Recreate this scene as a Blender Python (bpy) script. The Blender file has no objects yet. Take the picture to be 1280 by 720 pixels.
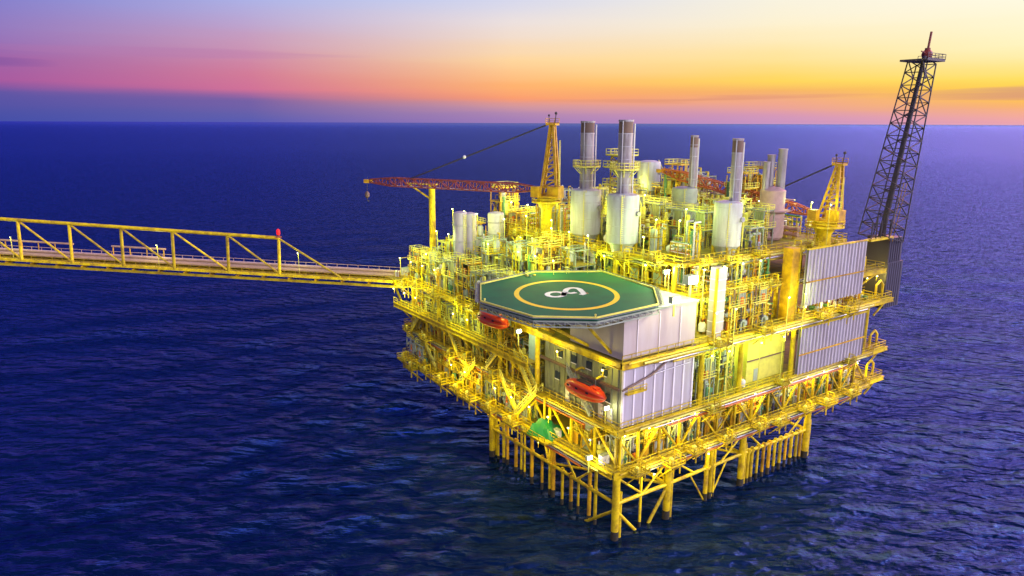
import bpy, math, random
import numpy as np
from mathutils import Vector, Matrix

R = random.Random(7)
scene = bpy.context.scene
col = scene.collection
PI = math.pi

# ------------------------------------------------------------------ survey frame
FOC = 900.0                      # focal length in photograph pixels (1280 wide)
CAM_H = 60.0
PITCH = math.atan(207 / FOC)
ROLL = math.radians(0.22)
UA = math.radians(55.2)
U = Vector((math.sin(UA), math.cos(UA), 0))
V = Vector((-math.cos(UA), math.sin(UA), 0))
PROT = math.pi / 2 - UA          # platform heading about Z
O = Vector((15.31, 95.64, 0))    # near corner leg of the jacket


def w(a, b, z=0.0):
    p = O + U * a + V * b
    return Vector((p.x, p.y, z))


def pix(x, y, z):
    """point at height z on a sight line of the survey photograph -> platform coordinates (a, b)"""
    dx, dy = x - 640, -(y - 360)
    c, s = math.cos(ROLL), math.sin(ROLL)
    ex, ey = dx * c - dy * s, dx * s + dy * c
    r = Vector((ex, FOC * math.cos(PITCH) + ey * math.sin(PITCH), -FOC * math.sin(PITCH) + ey * math.cos(PITCH)))
    t = (z - CAM_H) / r.z
    p = Vector((0, 0, CAM_H)) + r * t
    d = p - O
    return d.dot(U), d.dot(V)


# ------------------------------------------------------------------ materials
def lin(c):
    return tuple(((v / 255) / 12.92 if v / 255 <= 0.04045 else ((v / 255 + 0.055) / 1.055) ** 2.4) for v in c)


def mat(name, color, rough=0.5, metal=0.0, var=0.25, dirt=0.35, dirt_col=None, scale=0.9, spec=0.4, streak=1.0):
    m = bpy.data.materials.new(name)
    m.use_nodes = True
    nt = m.node_tree
    bs = nt.nodes['Principled BSDF']
    bs.inputs['Roughness'].default_value = rough
    bs.inputs['Metallic'].default_value = metal
    bs.inputs['Specular IOR Level'].default_value = spec
    tc = nt.nodes.new('ShaderNodeTexCoord')
    oi = nt.nodes.new('ShaderNodeObjectInfo')
    addv = nt.nodes.new('ShaderNodeVectorMath'); addv.operation = 'ADD'
    sc = nt.nodes.new('ShaderNodeVectorMath'); sc.operation = 'SCALE'; sc.inputs['Scale'].default_value = 37.0
    nt.links.new(oi.outputs['Random'], sc.inputs[0])
    nt.links.new(tc.outputs['Object'], addv.inputs[0]); nt.links.new(sc.outputs[0], addv.inputs[1])
    nz = nt.nodes.new('ShaderNodeTexNoise'); nz.inputs['Scale'].default_value = scale
    nz.inputs['Detail'].default_value = 6; nz.inputs['Roughness'].default_value = 0.65
    mpp = nt.nodes.new('ShaderNodeMapping'); mpp.inputs['Scale'].default_value = (1, 1, streak)
    nt.links.new(addv.outputs[0], mpp.inputs['Vector'])
    nt.links.new(mpp.outputs[0], nz.inputs['Vector'])
    rp = nt.nodes.new('ShaderNodeValToRGB')
    rp.color_ramp.elements[0].position = 0.42; rp.color_ramp.elements[1].position = 0.68
    nt.links.new(nz.outputs['Fac'], rp.inputs['Fac'])
    mx = nt.nodes.new('ShaderNodeMix'); mx.data_type = 'RGBA'
    dc = dirt_col or tuple(c * 0.35 + 0.03 for c in color)
    mx.inputs[6].default_value = (*color, 1)
    mx.inputs[7].default_value = (*[color[i] * (1 - dirt) + dc[i] * dirt for i in range(3)], 1)
    nt.links.new(rp.outputs['Color'], mx.inputs[0])
    hs = nt.nodes.new('ShaderNodeHueSaturation')
    mr = nt.nodes.new('ShaderNodeMapRange')
    mr.inputs['To Min'].default_value = 1 - var; mr.inputs['To Max'].default_value = 1 + var * 0.6
    nt.links.new(oi.outputs['Random'], mr.inputs['Value'])
    nt.links.new(mr.outputs[0], hs.inputs['Value'])
    nt.links.new(mx.outputs[2], hs.inputs['Color'])
    nt.links.new(hs.outputs['Color'], bs.inputs['Base Color'])
    return m


def emit(name, color, strength):
    m = bpy.data.materials.new(name); m.use_nodes = True
    bs = m.node_tree.nodes['Principled BSDF']
    bs.inputs['Base Color'].default_value = (*[x * .6 for x in color], 1)
    bs.inputs['Emission Color'].default_value = (*color, 1)
    bs.inputs['Emission Strength'].default_value = strength
    return m


RUST = (0.16, 0.06, 0.02)
M = dict(
    yellow=mat('yellow_paint', (0.78, 0.60, 0.006), 0.5, var=0.4, dirt=0.75, scale=0.55, dirt_col=RUST),
    deepyellow=mat('ochre_paint', (0.72, 0.43, 0.006), 0.5, var=.35, dirt=.75, scale=.5, dirt_col=RUST),
    paleyellow=mat('pale_yellow_paint', (0.76, 0.72, 0.12), 0.5),
    grate=mat('deck_grating', (0.34, 0.27, 0.03), 0.75, dirt=0.7, dirt_col=(0.10, 0.09, 0.05), scale=0.5),
    greyg=mat('grey_green_paint', (0.33, 0.39, 0.29), 0.5),
    green=mat('green_paint', (0.10, 0.26, 0.10), 0.5),
    white=mat('white_paint', (0.74, 0.75, 0.68), 0.45, var=0.12),
    tank=mat('insulation_white', (0.50, 0.55, 0.51), 0.45, var=0.08, dirt=0.55, dirt_col=(.25, .22, .16), scale=0.9, streak=.12),
    steel=mat('galvanised_steel', (0.46, 0.46, 0.45), 0.38, 0.6),
    stack=mat('stack_steel', (0.40, 0.37, 0.37), 0.42, 0.35, var=0.1, dirt=.7, dirt_col=(.12, .09, .08), scale=1.2, streak=.15),
    pink=mat('primer_pink', (0.58, 0.40, 0.35), 0.5),
    orange=mat('orange_paint', (0.62, 0.17, 0.02), 0.5),
    red=mat('lifeboat_red', (0.66, 0.055, 0.012), 0.3, var=0.05, dirt=0.15),
    redsteel=mat('red_steel', (0.26, 0.045, 0.03), 0.55, dirt=.6),
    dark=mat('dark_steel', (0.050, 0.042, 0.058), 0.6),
    growth=mat('marine_growth', (0.030, 0.028, 0.018), 0.9, dirt=.5, dirt_col=(.10, .08, .04), scale=3),
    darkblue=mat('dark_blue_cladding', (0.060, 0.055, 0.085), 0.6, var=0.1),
    brown=mat('brown_steel', (0.16, 0.10, 0.07), 0.6),
    lilac=mat('grey_cladding', (0.47, 0.45, 0.465), 0.5, var=0.05, dirt=0.45, dirt_col=(.28, .22, .2), scale=0.9, streak=.12),
    beige=mat('beige_cladding', (0.47, 0.42, 0.40), 0.5, var=0.05, dirt=0.4, dirt_col=(.36, .26, .2), scale=0.8, streak=.12),
    rib=mat('white_rib', (0.80, 0.78, 0.80), 0.45, var=0.03, dirt=0.1),
    olive=mat('olive_cladding', (0.26, 0.28, 0.15), 0.55, var=0.08, dirt=0.55, scale=0.8, streak=.15),
    heli=mat('helideck_green', (0.004, 0.125, 0.058), 0.75, var=0.0, dirt=0.6, dirt_col=(0.012, 0.075, 0.05), scale=0.3, spec=0.2),
    heliring=mat('helideck_ring', (0.90, 0.62, 0.012), 0.6, var=0.0, dirt=0.2),
    heliwhite=mat('helideck_white', (0.78, 0.80, 0.78), 0.6, var=0.0, dirt=0.35, scale=2.0),
    net=mat('safety_net', (0.20, 0.21, 0.22), 0.7),
    tarp=mat('green_tarpaulin', (0.008, 0.17, 0.036), 0.45, var=0.0, dirt=0.5, dirt_col=(0.02, 0.12, 0.12), scale=0.8),
    glass=mat('dark_glass', (0.03, 0.04, 0.05), 0.08, var=0, dirt=0),
    tan=mat('tan_pipe', (0.46, 0.32, 0.20), 0.45, dirt_col=RUST),
    mint=mat('mint_lit_wall', (0.42, 0.62, 0.44), 0.5),  # wall colour with the green floodlight tint painted in
    lens=emit('lamp_lens', (1.0, 0.90, 0.50), 12),
    biglens=emit('floodlight_lens', (1.0, 0.96, 0.66), 45),
    redlamp=emit('red_beacon_lamp', (1.0, 0.015, 0.02), 0.8),
)


# ------------------------------------------------------------------ mesh helpers
class MB:
    def __init__(self):
        self.v = []; self.f = []

    def add(self, vs, fs):
        o = len(self.v)
        self.v += [tuple(x) for x in vs]
        self.f += [tuple(i + o for i in f) for f in fs]
        return self

    def box(self, x0, x1, y0, y1, z0, z1):
        vs = [(x, y, z) for z in (z0, z1) for y in (y0, y1) for x in (x0, x1)]
        return self.add(vs, [(0, 2, 3, 1), (4, 5, 7, 6), (0, 1, 5, 4), (2, 6, 7, 3), (0, 4, 6, 2), (1, 3, 7, 5)])

    def bar(self, p, q, wd, ht=None):
        ht = ht or wd
        p, q = Vector(p), Vector(q); d = q - p
        if d.length < 1e-6: return self
        d.normalize()
        up = Vector((0, 0, 1)) if abs(d.z) < 0.98 else Vector((1, 0, 0))
        s = d.cross(up).normalized(); t = s.cross(d).normalized()
        vs = []
        for e in (p, q):
            for i, j in ((-1, -1), (1, -1), (1, 1), (-1, 1)):
                vs.append(e + s * (i * wd / 2) + t * (j * ht / 2))
        return self.add(vs, [(3, 2, 1, 0), (4, 5, 6, 7), (0, 1, 5, 4), (1, 2, 6, 5), (2, 3, 7, 6), (3, 0, 4, 7)])

    def tube(self, p, q, r, n=8, r2=None):
        r2 = r if r2 is None else r2
        p, q = Vector(p), Vector(q); d = q - p
        if d.length < 1e-6: return self
        d.normalize()
        up = Vector((0, 0, 1)) if abs(d.z) < 0.98 else Vector((1, 0, 0))
        s = d.cross(up).normalized(); t = s.cross(d).normalized()
        vs = []
        for e, rr in ((p, r), (q, r2)):
            for k in range(n):
                a = 2 * PI * k / n
                vs.append(e + s * (math.cos(a) * rr) + t * (math.sin(a) * rr))
        fs = [(k, (k + 1) % n, n + (k + 1) % n, n + k) for k in range(n)]
        fs += [tuple(range(n - 1, -1, -1)), tuple(range(n, 2 * n))]
        return self.add(vs, fs)

    def path(self, pts, r, n=8):
        for i in range(len(pts) - 1):
            self.tube(pts[i], pts[i + 1], r, n)
        for p in pts[1:-1]:
            self.ball(p, r * 1.03, 6, 4)
        return self

    def lathe(self, prof, n=20, c=(0, 0, 0)):
        """prof: list of (radius, z) bottom to top"""
        vs = []; fs = []
        for r, z in prof:
            for k in range(n):
                a = 2 * PI * k / n
                vs.append((c[0] + r * math.cos(a), c[1] + r * math.sin(a), c[2] + z))
        for i in range(len(prof) - 1):
            for k in range(n):
                k2 = (k + 1) % n
                fs.append((i * n + k, i * n + k2, (i + 1) * n + k2, (i + 1) * n + k))
        fs.append(tuple(range(n - 1, -1, -1)))
        m = (len(prof) - 1) * n
        fs.append(tuple(range(m, m + n)))
        return self.add(vs, fs)

    def lathex(self, prof, n=16, c=(0, 0, 0)):
        """same, axis along x: prof (radius, x)"""
        t = MB().lathe(prof, n)
        return self.add([(c[0] + z, c[1] + x, c[2] + y) for x, y, z in t.v], t.f)

    def ball(self, c, r, n=10, m=6):
        prof = [(max(r * math.sin(PI * i / m), 1e-3), -r * math.cos(PI * i / m)) for i in range(m + 1)]
        return self.lathe(prof, n, c)

    def ring(self, r0, r1, z0, z1, n=32, c=(0, 0, 0), sx=1, sy=1, rot=0):
        vs = []; fs = []
        cr, sr = math.cos(rot), math.sin(rot)
        for k in range(n):
            a = 2 * PI * k / n
            for r, z in ((r0, z0), (r1, z0), (r1, z1), (r0, z1)):
                x, y = r * math.cos(a) * sx, r * math.sin(a) * sy
                vs.append((c[0] + x * cr - y * sr, c[1] + x * sr + y * cr, c[2] + z))
        for k in range(n):
            i, j = 4 * k, 4 * ((k + 1) % n)
            for q in range(4):
                q2 = (q + 1) % 4
                fs.append((i + q, j + q, j + q2, i + q2))
        return self.add(vs, fs)

    def prism(self, pts, z0, z1):
        n = len(pts)
        vs = [(x, y, z0) for x, y in pts] + [(x, y, z1) for x, y in pts]
        fs = [tuple(range(n - 1, -1, -1)), tuple(range(n, 2 * n))]
        fs += [(k, (k + 1) % n, n + (k + 1) % n, n + k) for k in range(n)]
        return self.add(vs, fs)

    def rail(self, pts, h=1.15, step=1.8, r=0.045):
        """handrail along a path of (x,y,z)"""
        for i in range(len(pts) - 1):
            p, q = Vector(pts[i]), Vector(pts[i + 1]); L = (q - p).length
            k = max(1, round(L / step))
            for j in range(k + 1):
                e = p.lerp(q, j / k)
                self.bar(e, e + Vector((0, 0, h)), r * 1.8)
            for hh in (h, h * 0.52):
                self.bar(p + Vector((0, 0, hh)), q + Vector((0, 0, hh)), r * 2)
            self.bar(p + Vector((0, 0, 0.1)), q + Vector((0, 0, 0.1)), 0.03, 0.18)
        return self

    def ladder(self, x, y, z0, z1, ax='x', wd=0.5):
        for s in (-wd / 2, wd / 2):
            p = (x + s, y) if ax == 'x' else (x, y + s)
            self.bar((*p, z0), (*p, z1), 0.07)
        n = int((z1 - z0) / 0.35)
        for k in range(n):
            z = z0 + 0.2 + k * 0.35
            if ax == 'x': self.bar((x - wd / 2, y, z), (x + wd / 2, y, z), 0.05)
            else: self.bar((x, y - wd / 2, z), (x, y + wd / 2, z), 0.05)
        return self

    def ibeam(self, p, q, wd, ht):
        p, q = Vector(p), Vector(q)
        self.bar(p, q, 0.06 + wd * 0.1, ht - 0.02)
        for s in (-1, 1):
            e = Vector((0, 0, s * (ht / 2)))
            self.bar(p + e, q + e, wd, 0.09)
        return self

    def lattice(self, p, q, w0, w1, n, r, h0=None, h1=None, side=None):
        """four chords with lacing between p and q"""
        p, q = Vector(p), Vector(q); d = (q - p).normalized()
        s = Vector(side).normalized() if side else d.cross(Vector((0, 0, 1))).normalized()
        t = s.cross(d).normalized()
        h0 = h0 or w0; h1 = h1 or w1
        lv = []
        for k in range(n + 1):
            f = k / n; e = p.lerp(q, f); ww = w0 + (w1 - w0) * f; hh = h0 + (h1 - h0) * f
            lv.append([e + s * (i * ww / 2) + t * (j * hh / 2) for i, j in ((-1, -1), (1, -1), (1, 1), (-1, 1))])
        for c in range(4):
            self.tube(lv[0][c], lv[n][c], r, 6)
        for k in range(n):
            for c in range(4):
                c2 = (c + 1) % 4
                self.bar(lv[k][c], lv[k][c2], r * 1.2)
                if k % 2 == 0: self.bar(lv[k][c], lv[k + 1][c2], r * 1.2)
                else: self.bar(lv[k][c2], lv[k + 1][c], r * 1.2)
        for c in range(4): self.bar(lv[n][c], lv[n][(c + 1) % 4], r * 1.2)
        return self

    def build(self, name, m, parent=None, smooth=False):
        me = bpy.data.meshes.new(name)
        me.from_pydata(self.v, [], self.f)
        me.materials.append(M[m] if isinstance(m, str) else m)
        if smooth:
            for p in me.polygons: p.use_smooth = len(p.vertices) == 4
            me.update(); me.set_sharp_from_angle(angle=math.radians(38))
        me.update()
        o = bpy.data.objects.new(name, me)
        col.objects.link(o)
        if parent is not None: o.parent = parent
        return o


def tag(o, label=None, cat=None, group=None, kind=None):
    if label: o['label'] = label
    if cat: o['category'] = cat
    if group: o['group'] = group
    if kind: o['kind'] = kind
    return o


def thing(name, label, cat, a=0, b=0, z=0, rz=0, group=None):
    o = bpy.data.objects.new(name, None)
    o.empty_display_size = 0.5
    col.objects.link(o)
    o.location = w(a, b, z); o.rotation_euler = (0, 0, PROT + rz)
    return tag(o, label, cat, group)


def copy_thing(root, a, b, z, rz=0, s=1.0, label=None, group=None):
    r = root.copy(); col.objects.link(r)
    r.location = w(a, b, z); r.rotation_euler = (0, 0, PROT + rz)
    r.scale = (s, s, s) if not isinstance(s, tuple) else s
    if label: r['label'] = label
    if group: r['group'] = group
    for ch in list(root.children):
        c = ch.copy(); col.objects.link(c); c.parent = r
        for g in ch.children:
            d = g.copy(); col.objects.link(d); d.parent = c
    return r


# ------------------------------------------------------------------ camera
cd = bpy.data.cameras.new('camera'); cam = bpy.data.objects.new('camera', cd); col.objects.link(cam)
cam.location = (0, 0, CAM_H)
cd.sensor_width = 36; cd.lens = FOC / 1280 * 36
cd.clip_start = 0.5; cd.clip_end = 200000
fw = Vector((0, math.cos(PITCH), -math.sin(PITCH))); rt = Vector((1, 0, 0)); up = rt.cross(fw)
c_, s_ = math.cos(ROLL), math.sin(ROLL)
rt2 = rt * c_ + up * s_; up2 = up * c_ - rt * s_
cam.matrix_world = Matrix(((rt2.x, up2.x, -fw.x, 0), (rt2.y, up2.y, -fw.y, 0), (rt2.z, up2.z, -fw.z, CAM_H), (0, 0, 0, 1)))
scene.camera = cam

# ------------------------------------------------------------------ world: dusk sky
wd_ = bpy.data.worlds.new('World'); scene.world = wd_; wd_.use_nodes = True
nt = wd_.node_tree; nt.nodes.clear()
L = nt.links.new
tc = nt.nodes.new('ShaderNodeTexCoord')
sep = nt.nodes.new('ShaderNodeSeparateXYZ'); L(tc.outputs['Generated'], sep.inputs[0])


def math_(op, a, b=None, c=None):
    n = nt.nodes.new('ShaderNodeMath'); n.operation = op
    for i, v in enumerate((a, b, c)):
        if v is None: continue
        if isinstance(v, (int, float)): n.inputs[i].default_value = v
        else: L(v, n.inputs[i])
    return n.outputs[0]


az = math_('MULTIPLY', math_('ARCTAN2', sep.outputs['X'], sep.outputs['Y']), 180 / PI)
el0 = math_('MULTIPLY', math_('ARCSINE', sep.outputs['Z']), 180 / PI)
# slow undulation of the colour bands and thin streaks of cloud
cmb = nt.nodes.new('ShaderNodeCombineXYZ')
L(math_('MULTIPLY', az, 0.045), cmb.inputs[0]); L(math_('MULTIPLY', el0, 0.75), cmb.inputs[1])
nz = nt.nodes.new('ShaderNodeTexNoise'); nz.inputs['Scale'].default_value = 1.0; nz.inputs['Detail'].default_value = 4
L(cmb.outputs[0], nz.inputs['Vector'])
el = math_('ADD', el0, math_('MULTIPLY', math_('SUBTRACT', nz.outputs['Fac'], 0.5), 0.9))
EMAX = 40.0
elf = math_('DIVIDE', math_('ADD', el, 1.0), EMAX + 1.0)


def ramp(stops):
    r = nt.nodes.new('ShaderNodeValToRGB'); cr = r.color_ramp
    pts = [((e + 1.0) / (EMAX + 1.0), (*lin(c), 1)) for e, c in stops]
    cr.elements[0].position, cr.elements[0].color = pts[0]
    cr.elements[1].position, cr.elements[1].color = pts[-1]
    for p, c in pts[1:-1]:
        x = cr.elements.new(p); x.color = c
    L(elf, r.inputs['Fac'])
    return r.outputs['Color']


cols = [
    (-34.5, ramp([(0.0, (70, 80, 168)), (0.7, (78, 82, 166)), (1.7, (95, 85, 165)), (2.5, (168, 90, 160)), (3.9, (158, 98, 168)), (5.7, (146, 122, 192)), (7.8, (126, 128, 208)), (12, (20, 92, 200)), (24, (6, 46, 135)), (40, (2, 10, 48))])),
    (-19.5, ramp([(0.0, (88, 92, 178)), (0.6, (98, 95, 172)), (1.5, (120, 96, 165)), (2.2, (208, 112, 152)), (3.4, (210, 122, 152)), (5.5, (200, 152, 186)), (9.1, (162, 182, 240)), (14, (48, 104, 222)), (25, (12, 46, 145)), (40, (4, 12, 56))])),
    (0.0, ramp([(0.0, (160, 125, 185)), (0.6, (176, 135, 178)), (1.2, (208, 150, 160)), (1.8, (250, 156, 112)), (2.7, (255, 178, 112)), (4.6, (255, 214, 158)), (7.2, (236, 224, 222)), (9.7, (203, 212, 243)), (16, (120, 130, 225)), (26, (34, 50, 158)), (40, (9, 16, 72))])),
    (19.5, ramp([(0.0, (200, 148, 195)), (0.6, (215, 152, 180)), (1.4, (240, 166, 142)), (2.2, (246, 180, 104)), (3.0, (255, 214, 92)), (4.5, (255, 227, 152)), (6.9, (253, 241, 208)), (9.3, (246, 243, 230)), (18, (232, 148, 195)), (28, (165, 98, 180)), (40, (66, 54, 140))])),
    (35.0, ramp([(0.0, (228, 160, 182)), (0.5, (240, 168, 160)), (1.0, (247, 178, 112)), (1.8, (255, 200, 62)), (2.8, (255, 222, 96)), (4.9, (255, 243, 192)), (8.0, (255, 250, 230)), (12, (255, 202, 192)), (18, (255, 150, 162)), (30, (245, 128, 162)), (40, (160, 90, 150))])),
    (75.0, ramp([(0.0, (235, 175, 185)), (2.0, (255, 205, 120)), (6, (255, 240, 200)), (20, (215, 200, 235)), (40, (90, 85, 170))])),
    (150.0, ramp([(0.0, (165, 140, 180)), (5, (196, 182, 200)), (20, (200, 188, 208)), (40, (112, 104, 165))])),
]
cur = cols[0][1]
for i in range(1, len(cols)):
    mr = nt.nodes.new('ShaderNodeMapRange'); mr.interpolation_type = 'LINEAR' if i < 5 else 'SMOOTHSTEP'
    mr.inputs['From Min'].default_value = cols[i - 1][0]; mr.inputs['From Max'].default_value = cols[i][0]
    L(az, mr.inputs['Value'])
    mx = nt.nodes.new('ShaderNodeMix'); mx.data_type = 'RGBA'
    L(mr.outputs[0], mx.inputs[0]); L(cur, mx.inputs[6]); L(cols[i][1], mx.inputs[7])
    cur = mx.outputs[2]
# behind on the other side of the seam (azimuth -90..-180)
mr = nt.nodes.new('ShaderNodeMapRange'); mr.interpolation_type = 'SMOOTHSTEP'
mr.inputs['From Min'].default_value = -60; mr.inputs['From Max'].default_value = -150
L(az, mr.inputs['Value'])
mx = nt.nodes.new('ShaderNodeMix'); mx.data_type = 'RGBA'
L(mr.outputs[0], mx.inputs[0]); L(cur, mx.inputs[6]); L(cols[-1][1], mx.inputs[7]); cur = mx.outputs[2]
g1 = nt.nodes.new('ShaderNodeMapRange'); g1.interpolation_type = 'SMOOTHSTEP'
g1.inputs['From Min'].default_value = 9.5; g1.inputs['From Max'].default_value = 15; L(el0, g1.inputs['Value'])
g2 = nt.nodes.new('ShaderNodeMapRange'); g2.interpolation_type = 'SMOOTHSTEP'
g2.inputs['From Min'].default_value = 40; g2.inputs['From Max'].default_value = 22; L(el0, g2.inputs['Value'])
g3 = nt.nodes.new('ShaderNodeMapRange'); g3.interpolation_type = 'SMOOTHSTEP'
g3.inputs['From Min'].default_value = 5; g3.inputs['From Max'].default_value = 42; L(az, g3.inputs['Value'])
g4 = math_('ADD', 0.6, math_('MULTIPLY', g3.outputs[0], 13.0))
gain = math_('ADD', 1.0, math_('MULTIPLY', math_('MULTIPLY', g1.outputs[0], g2.outputs[0]), g4))  # glow added to the sky above the view to brighten the sea's reflections
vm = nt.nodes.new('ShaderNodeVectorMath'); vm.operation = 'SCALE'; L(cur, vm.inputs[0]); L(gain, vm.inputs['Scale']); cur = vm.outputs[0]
# thin cloud streaks low in the sky
cm2 = nt.nodes.new('ShaderNodeCombineXYZ')
L(math_('MULTIPLY', az, 0.05), cm2.inputs[0]); L(math_('MULTIPLY', el0, 1.6), cm2.inputs[1])
n2 = nt.nodes.new('ShaderNodeTexNoise'); n2.inputs['Scale'].default_value = 1.3; n2.inputs['Detail'].default_value = 5
L(cm2.outputs[0], n2.inputs['Vector'])


def streak(az0, azw, e0, ew, slope=0.0):
    da = math_('DIVIDE', math_('SUBTRACT', az, az0), azw)
    ec = math_('ADD', math_('MULTIPLY', math_('SUBTRACT', az, az0), slope), e0)
    de = math_('DIVIDE', math_('SUBTRACT', el0, math_('ADD', ec, math_('MULTIPLY', math_('SUBTRACT', n2.outputs['Fac'], 0.5), 1.2))), ew)
    g = math_('ADD', math_('MULTIPLY', da, da), math_('MULTIPLY', de, de))
    k = math_('SUBTRACT', 1.0, g); k.node.use_clamp = True
    return k


def cloud(cur, k, colr, amt):
    mx = nt.nodes.new('ShaderNodeMix'); mx.data_type = 'RGBA'
    L(math_('MULTIPLY', k, amt), mx.inputs[0]); L(cur, mx.inputs[6]); mx.inputs[7].default_value = (*lin(colr), 1)
    return mx.outputs[2]


cur = cloud(cur, streak(37, 11, 2.05, 0.42, 0.025), (205, 140, 130), 0.75)
cur = cloud(cur, streak(14, 14, 1.75, 0.22, 0.012), (225, 150, 120), 0.7)
cur = cloud(cur, streak(-37, 6, 3.7, 0.5, -0.02), (125, 82, 160), 0.7)
cur = cloud(cur, streak(-24, 14, 4.6, 0.35, 0.01), (180, 120, 175), 0.35)
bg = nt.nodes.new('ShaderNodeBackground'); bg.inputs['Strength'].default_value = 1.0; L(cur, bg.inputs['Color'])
sky = nt.nodes.new('ShaderNodeTexSky'); sky.sky_type = 'NISHITA'; sky.sun_disc = False
SUN_AZ, SUN_EL = math.radians(58), math.radians(3.0)
sky.sun_elevation = SUN_EL; sky.sun_rotation = SUN_AZ
bg2 = nt.nodes.new('ShaderNodeBackground'); bg2.inputs['Strength'].default_value = 0.003; L(sky.outputs[0], bg2.inputs['Color'])
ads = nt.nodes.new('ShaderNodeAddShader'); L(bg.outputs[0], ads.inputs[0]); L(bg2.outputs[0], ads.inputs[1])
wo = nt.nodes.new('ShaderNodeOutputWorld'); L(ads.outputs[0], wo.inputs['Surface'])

sl = bpy.data.lights.new('sun', 'SUN'); sl.energy = 0.35; sl.angle = math.radians(3); sl.color = (1, 0.72, 0.45)
so = bpy.data.objects.new('sun', sl); col.objects.link(so)
sd = Vector((math.sin(SUN_AZ) * math.cos(SUN_EL), math.cos(SUN_AZ) * math.cos(SUN_EL), math.sin(SUN_EL)))
so.rotation_euler = sd.to_track_quat('Z', 'Y').to_euler()
so.location = (200, 200, 200)

# ------------------------------------------------------------------ sea
def make_sea():
    cx, cy = 20.0, 110.0
    na, nr = 900, 330
    rr = np.concatenate([[0.0], np.geomspace(3.0, 70000.0, nr)])
    th = np.linspace(0, 2 * PI, na, endpoint=False)
    r2, t2 = np.meshgrid(rr[1:], th, indexing='ij')
    x = cx + r2 * np.cos(t2); y = cy + r2 * np.sin(t2)
    rng = np.random.default_rng(5)
    z = np.zeros_like(x)
    step = np.maximum(r2 * (math.log(70000 / 3.0) / nr), r2 * 2 * PI / na)
    for k in range(46):
        lam = 5.5 * (7.0 ** rng.uniform(0, 1))
        d = math.radians(-72 + rng.normal(0, 26))
        amp = 0.0055 * lam * rng.uniform(0.4, 1.0) * (1.0 if lam < 12 else 0.42)
        kx, ky = math.cos(d) * 2 * PI / lam, math.sin(d) * 2 * PI / lam
        fade = np.clip((lam / step - 2.2) / 2.0, 0, 1)
        ph = kx * x + ky * y + rng.uniform(0, 2 * PI)
        z += amp * fade * (np.sin(ph) + 0.25 * np.cos(2 * ph))
    z -= 0.1
    vs = np.stack([x, y, z], -1).reshape(-1, 3)
    vs = np.vstack([vs, [[cx, cy, 0]]])
    i, j = np.meshgrid(np.arange(nr - 1), np.arange(na), indexing='ij')
    j2 = (j + 1) % na
    fs = np.stack([i * na + j, (i + 1) * na + j, (i + 1) * na + j2, i * na + j2], -1).reshape(-1, 4)
    me = bpy.data.meshes.new('sea_water')
    c = nr * na
    tri = np.stack([np.full(na, c), np.arange(na), (np.arange(na) + 1) % na], -1)
    me.vertices.add(len(vs)); me.vertices.foreach_set('co', vs.ravel())
    nl = len(fs) * 4 + len(tri) * 3
    me.loops.add(nl); me.loops.foreach_set('vertex_index', np.concatenate([fs.ravel(), tri.ravel()]).astype(np.int32))
    me.polygons.add(len(fs) + len(tri))
    ls = np.concatenate([np.arange(len(fs)) * 4, len(fs) * 4 + np.arange(len(tri)) * 3]).astype(np.int32)
    me.polygons.foreach_set('loop_start', ls)
    me.polygons.foreach_set('use_smooth', np.ones(len(ls), dtype=bool))
    me.update(calc_edges=True); me.validate()
    o = bpy.data.objects.new('sea_water', me); col.objects.link(o)
    tag(o, 'deep blue rippled open sea reaching to the horizon', 'sea', kind='structure')
    m = bpy.data.materials.new('sea'); m.use_nodes = True
    nt = m.node_tree; nt.nodes.clear(); L = nt.links.new
    geo = nt.nodes.new('ShaderNodeNewGeometry')

    def noise(scale, stretch, rot, detail=4):
        mp = nt.nodes.new('ShaderNodeMapping')
        mp.inputs['Rotation'].default_value = (0, 0, rot)
        mp.inputs['Scale'].default_value = (scale * stretch, scale, scale)
        L(geo.outputs['Position'], mp.inputs['Vector'])
        n = nt.nodes.new('ShaderNodeTexNoise'); n.inputs['Scale'].default_value = 1; n.inputs['Detail'].default_value = detail
        n.inputs['Roughness'].default_value = 0.55
        L(mp.outputs[0], n.inputs['Vector']); return n.outputs['Fac']

    def mth(op, a, b):
        n = nt.nodes.new('ShaderNodeMath'); n.operation = op
        for k, v in enumerate((a, b)):
            if isinstance(v, (int, float)): n.inputs[k].default_value = v
            else: L(v, n.inputs[k])
        return n.outputs[0]
    h = mth('ADD', mth('MULTIPLY', noise(1.1, 0.32, -0.16, 5), 0.8), mth('MULTIPLY', noise(0.5, 0.32, -0.32, 3), 1.25))
    h = mth('ADD', h, mth('MULTIPLY', noise(1.7, 0.45, -0.05, 3), 0.30))
    def ridges(lam, rot, dist):
        mp = nt.nodes.new('ShaderNodeMapping'); mp.inputs['Rotation'].default_value = (0, 0, rot)
        L(geo.outputs['Position'], mp.inputs['Vector'])
        n = nt.nodes.new('ShaderNodeTexWave'); n.wave_type = 'BANDS'; n.bands_direction = 'Y'; n.wave_profile = 'SIN'
        n.inputs['Scale'].default_value = 2 * PI / (20 * lam); n.inputs['Distortion'].default_value = dist
        n.inputs['Detail'].default_value = 3; n.inputs['Detail Scale'].default_value = lam * 20 / (2 * PI) / (lam * 2.6); n.inputs['Detail Roughness'].default_value = .55
        L(mp.outputs[0], n.inputs['Vector']); return n.outputs['Fac']
    h = mth('ADD', h, mth('ADD', mth('MULTIPLY', ridges(4.4, 0.34, 8.0), 0.62), mth('MULTIPLY', ridges(2.6, -0.16, 8.0), 0.30)))
    bp = nt.nodes.new('ShaderNodeBump'); bp.inputs['Strength'].default_value = 1.0; bp.inputs['Distance'].default_value = 0.8
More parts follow.
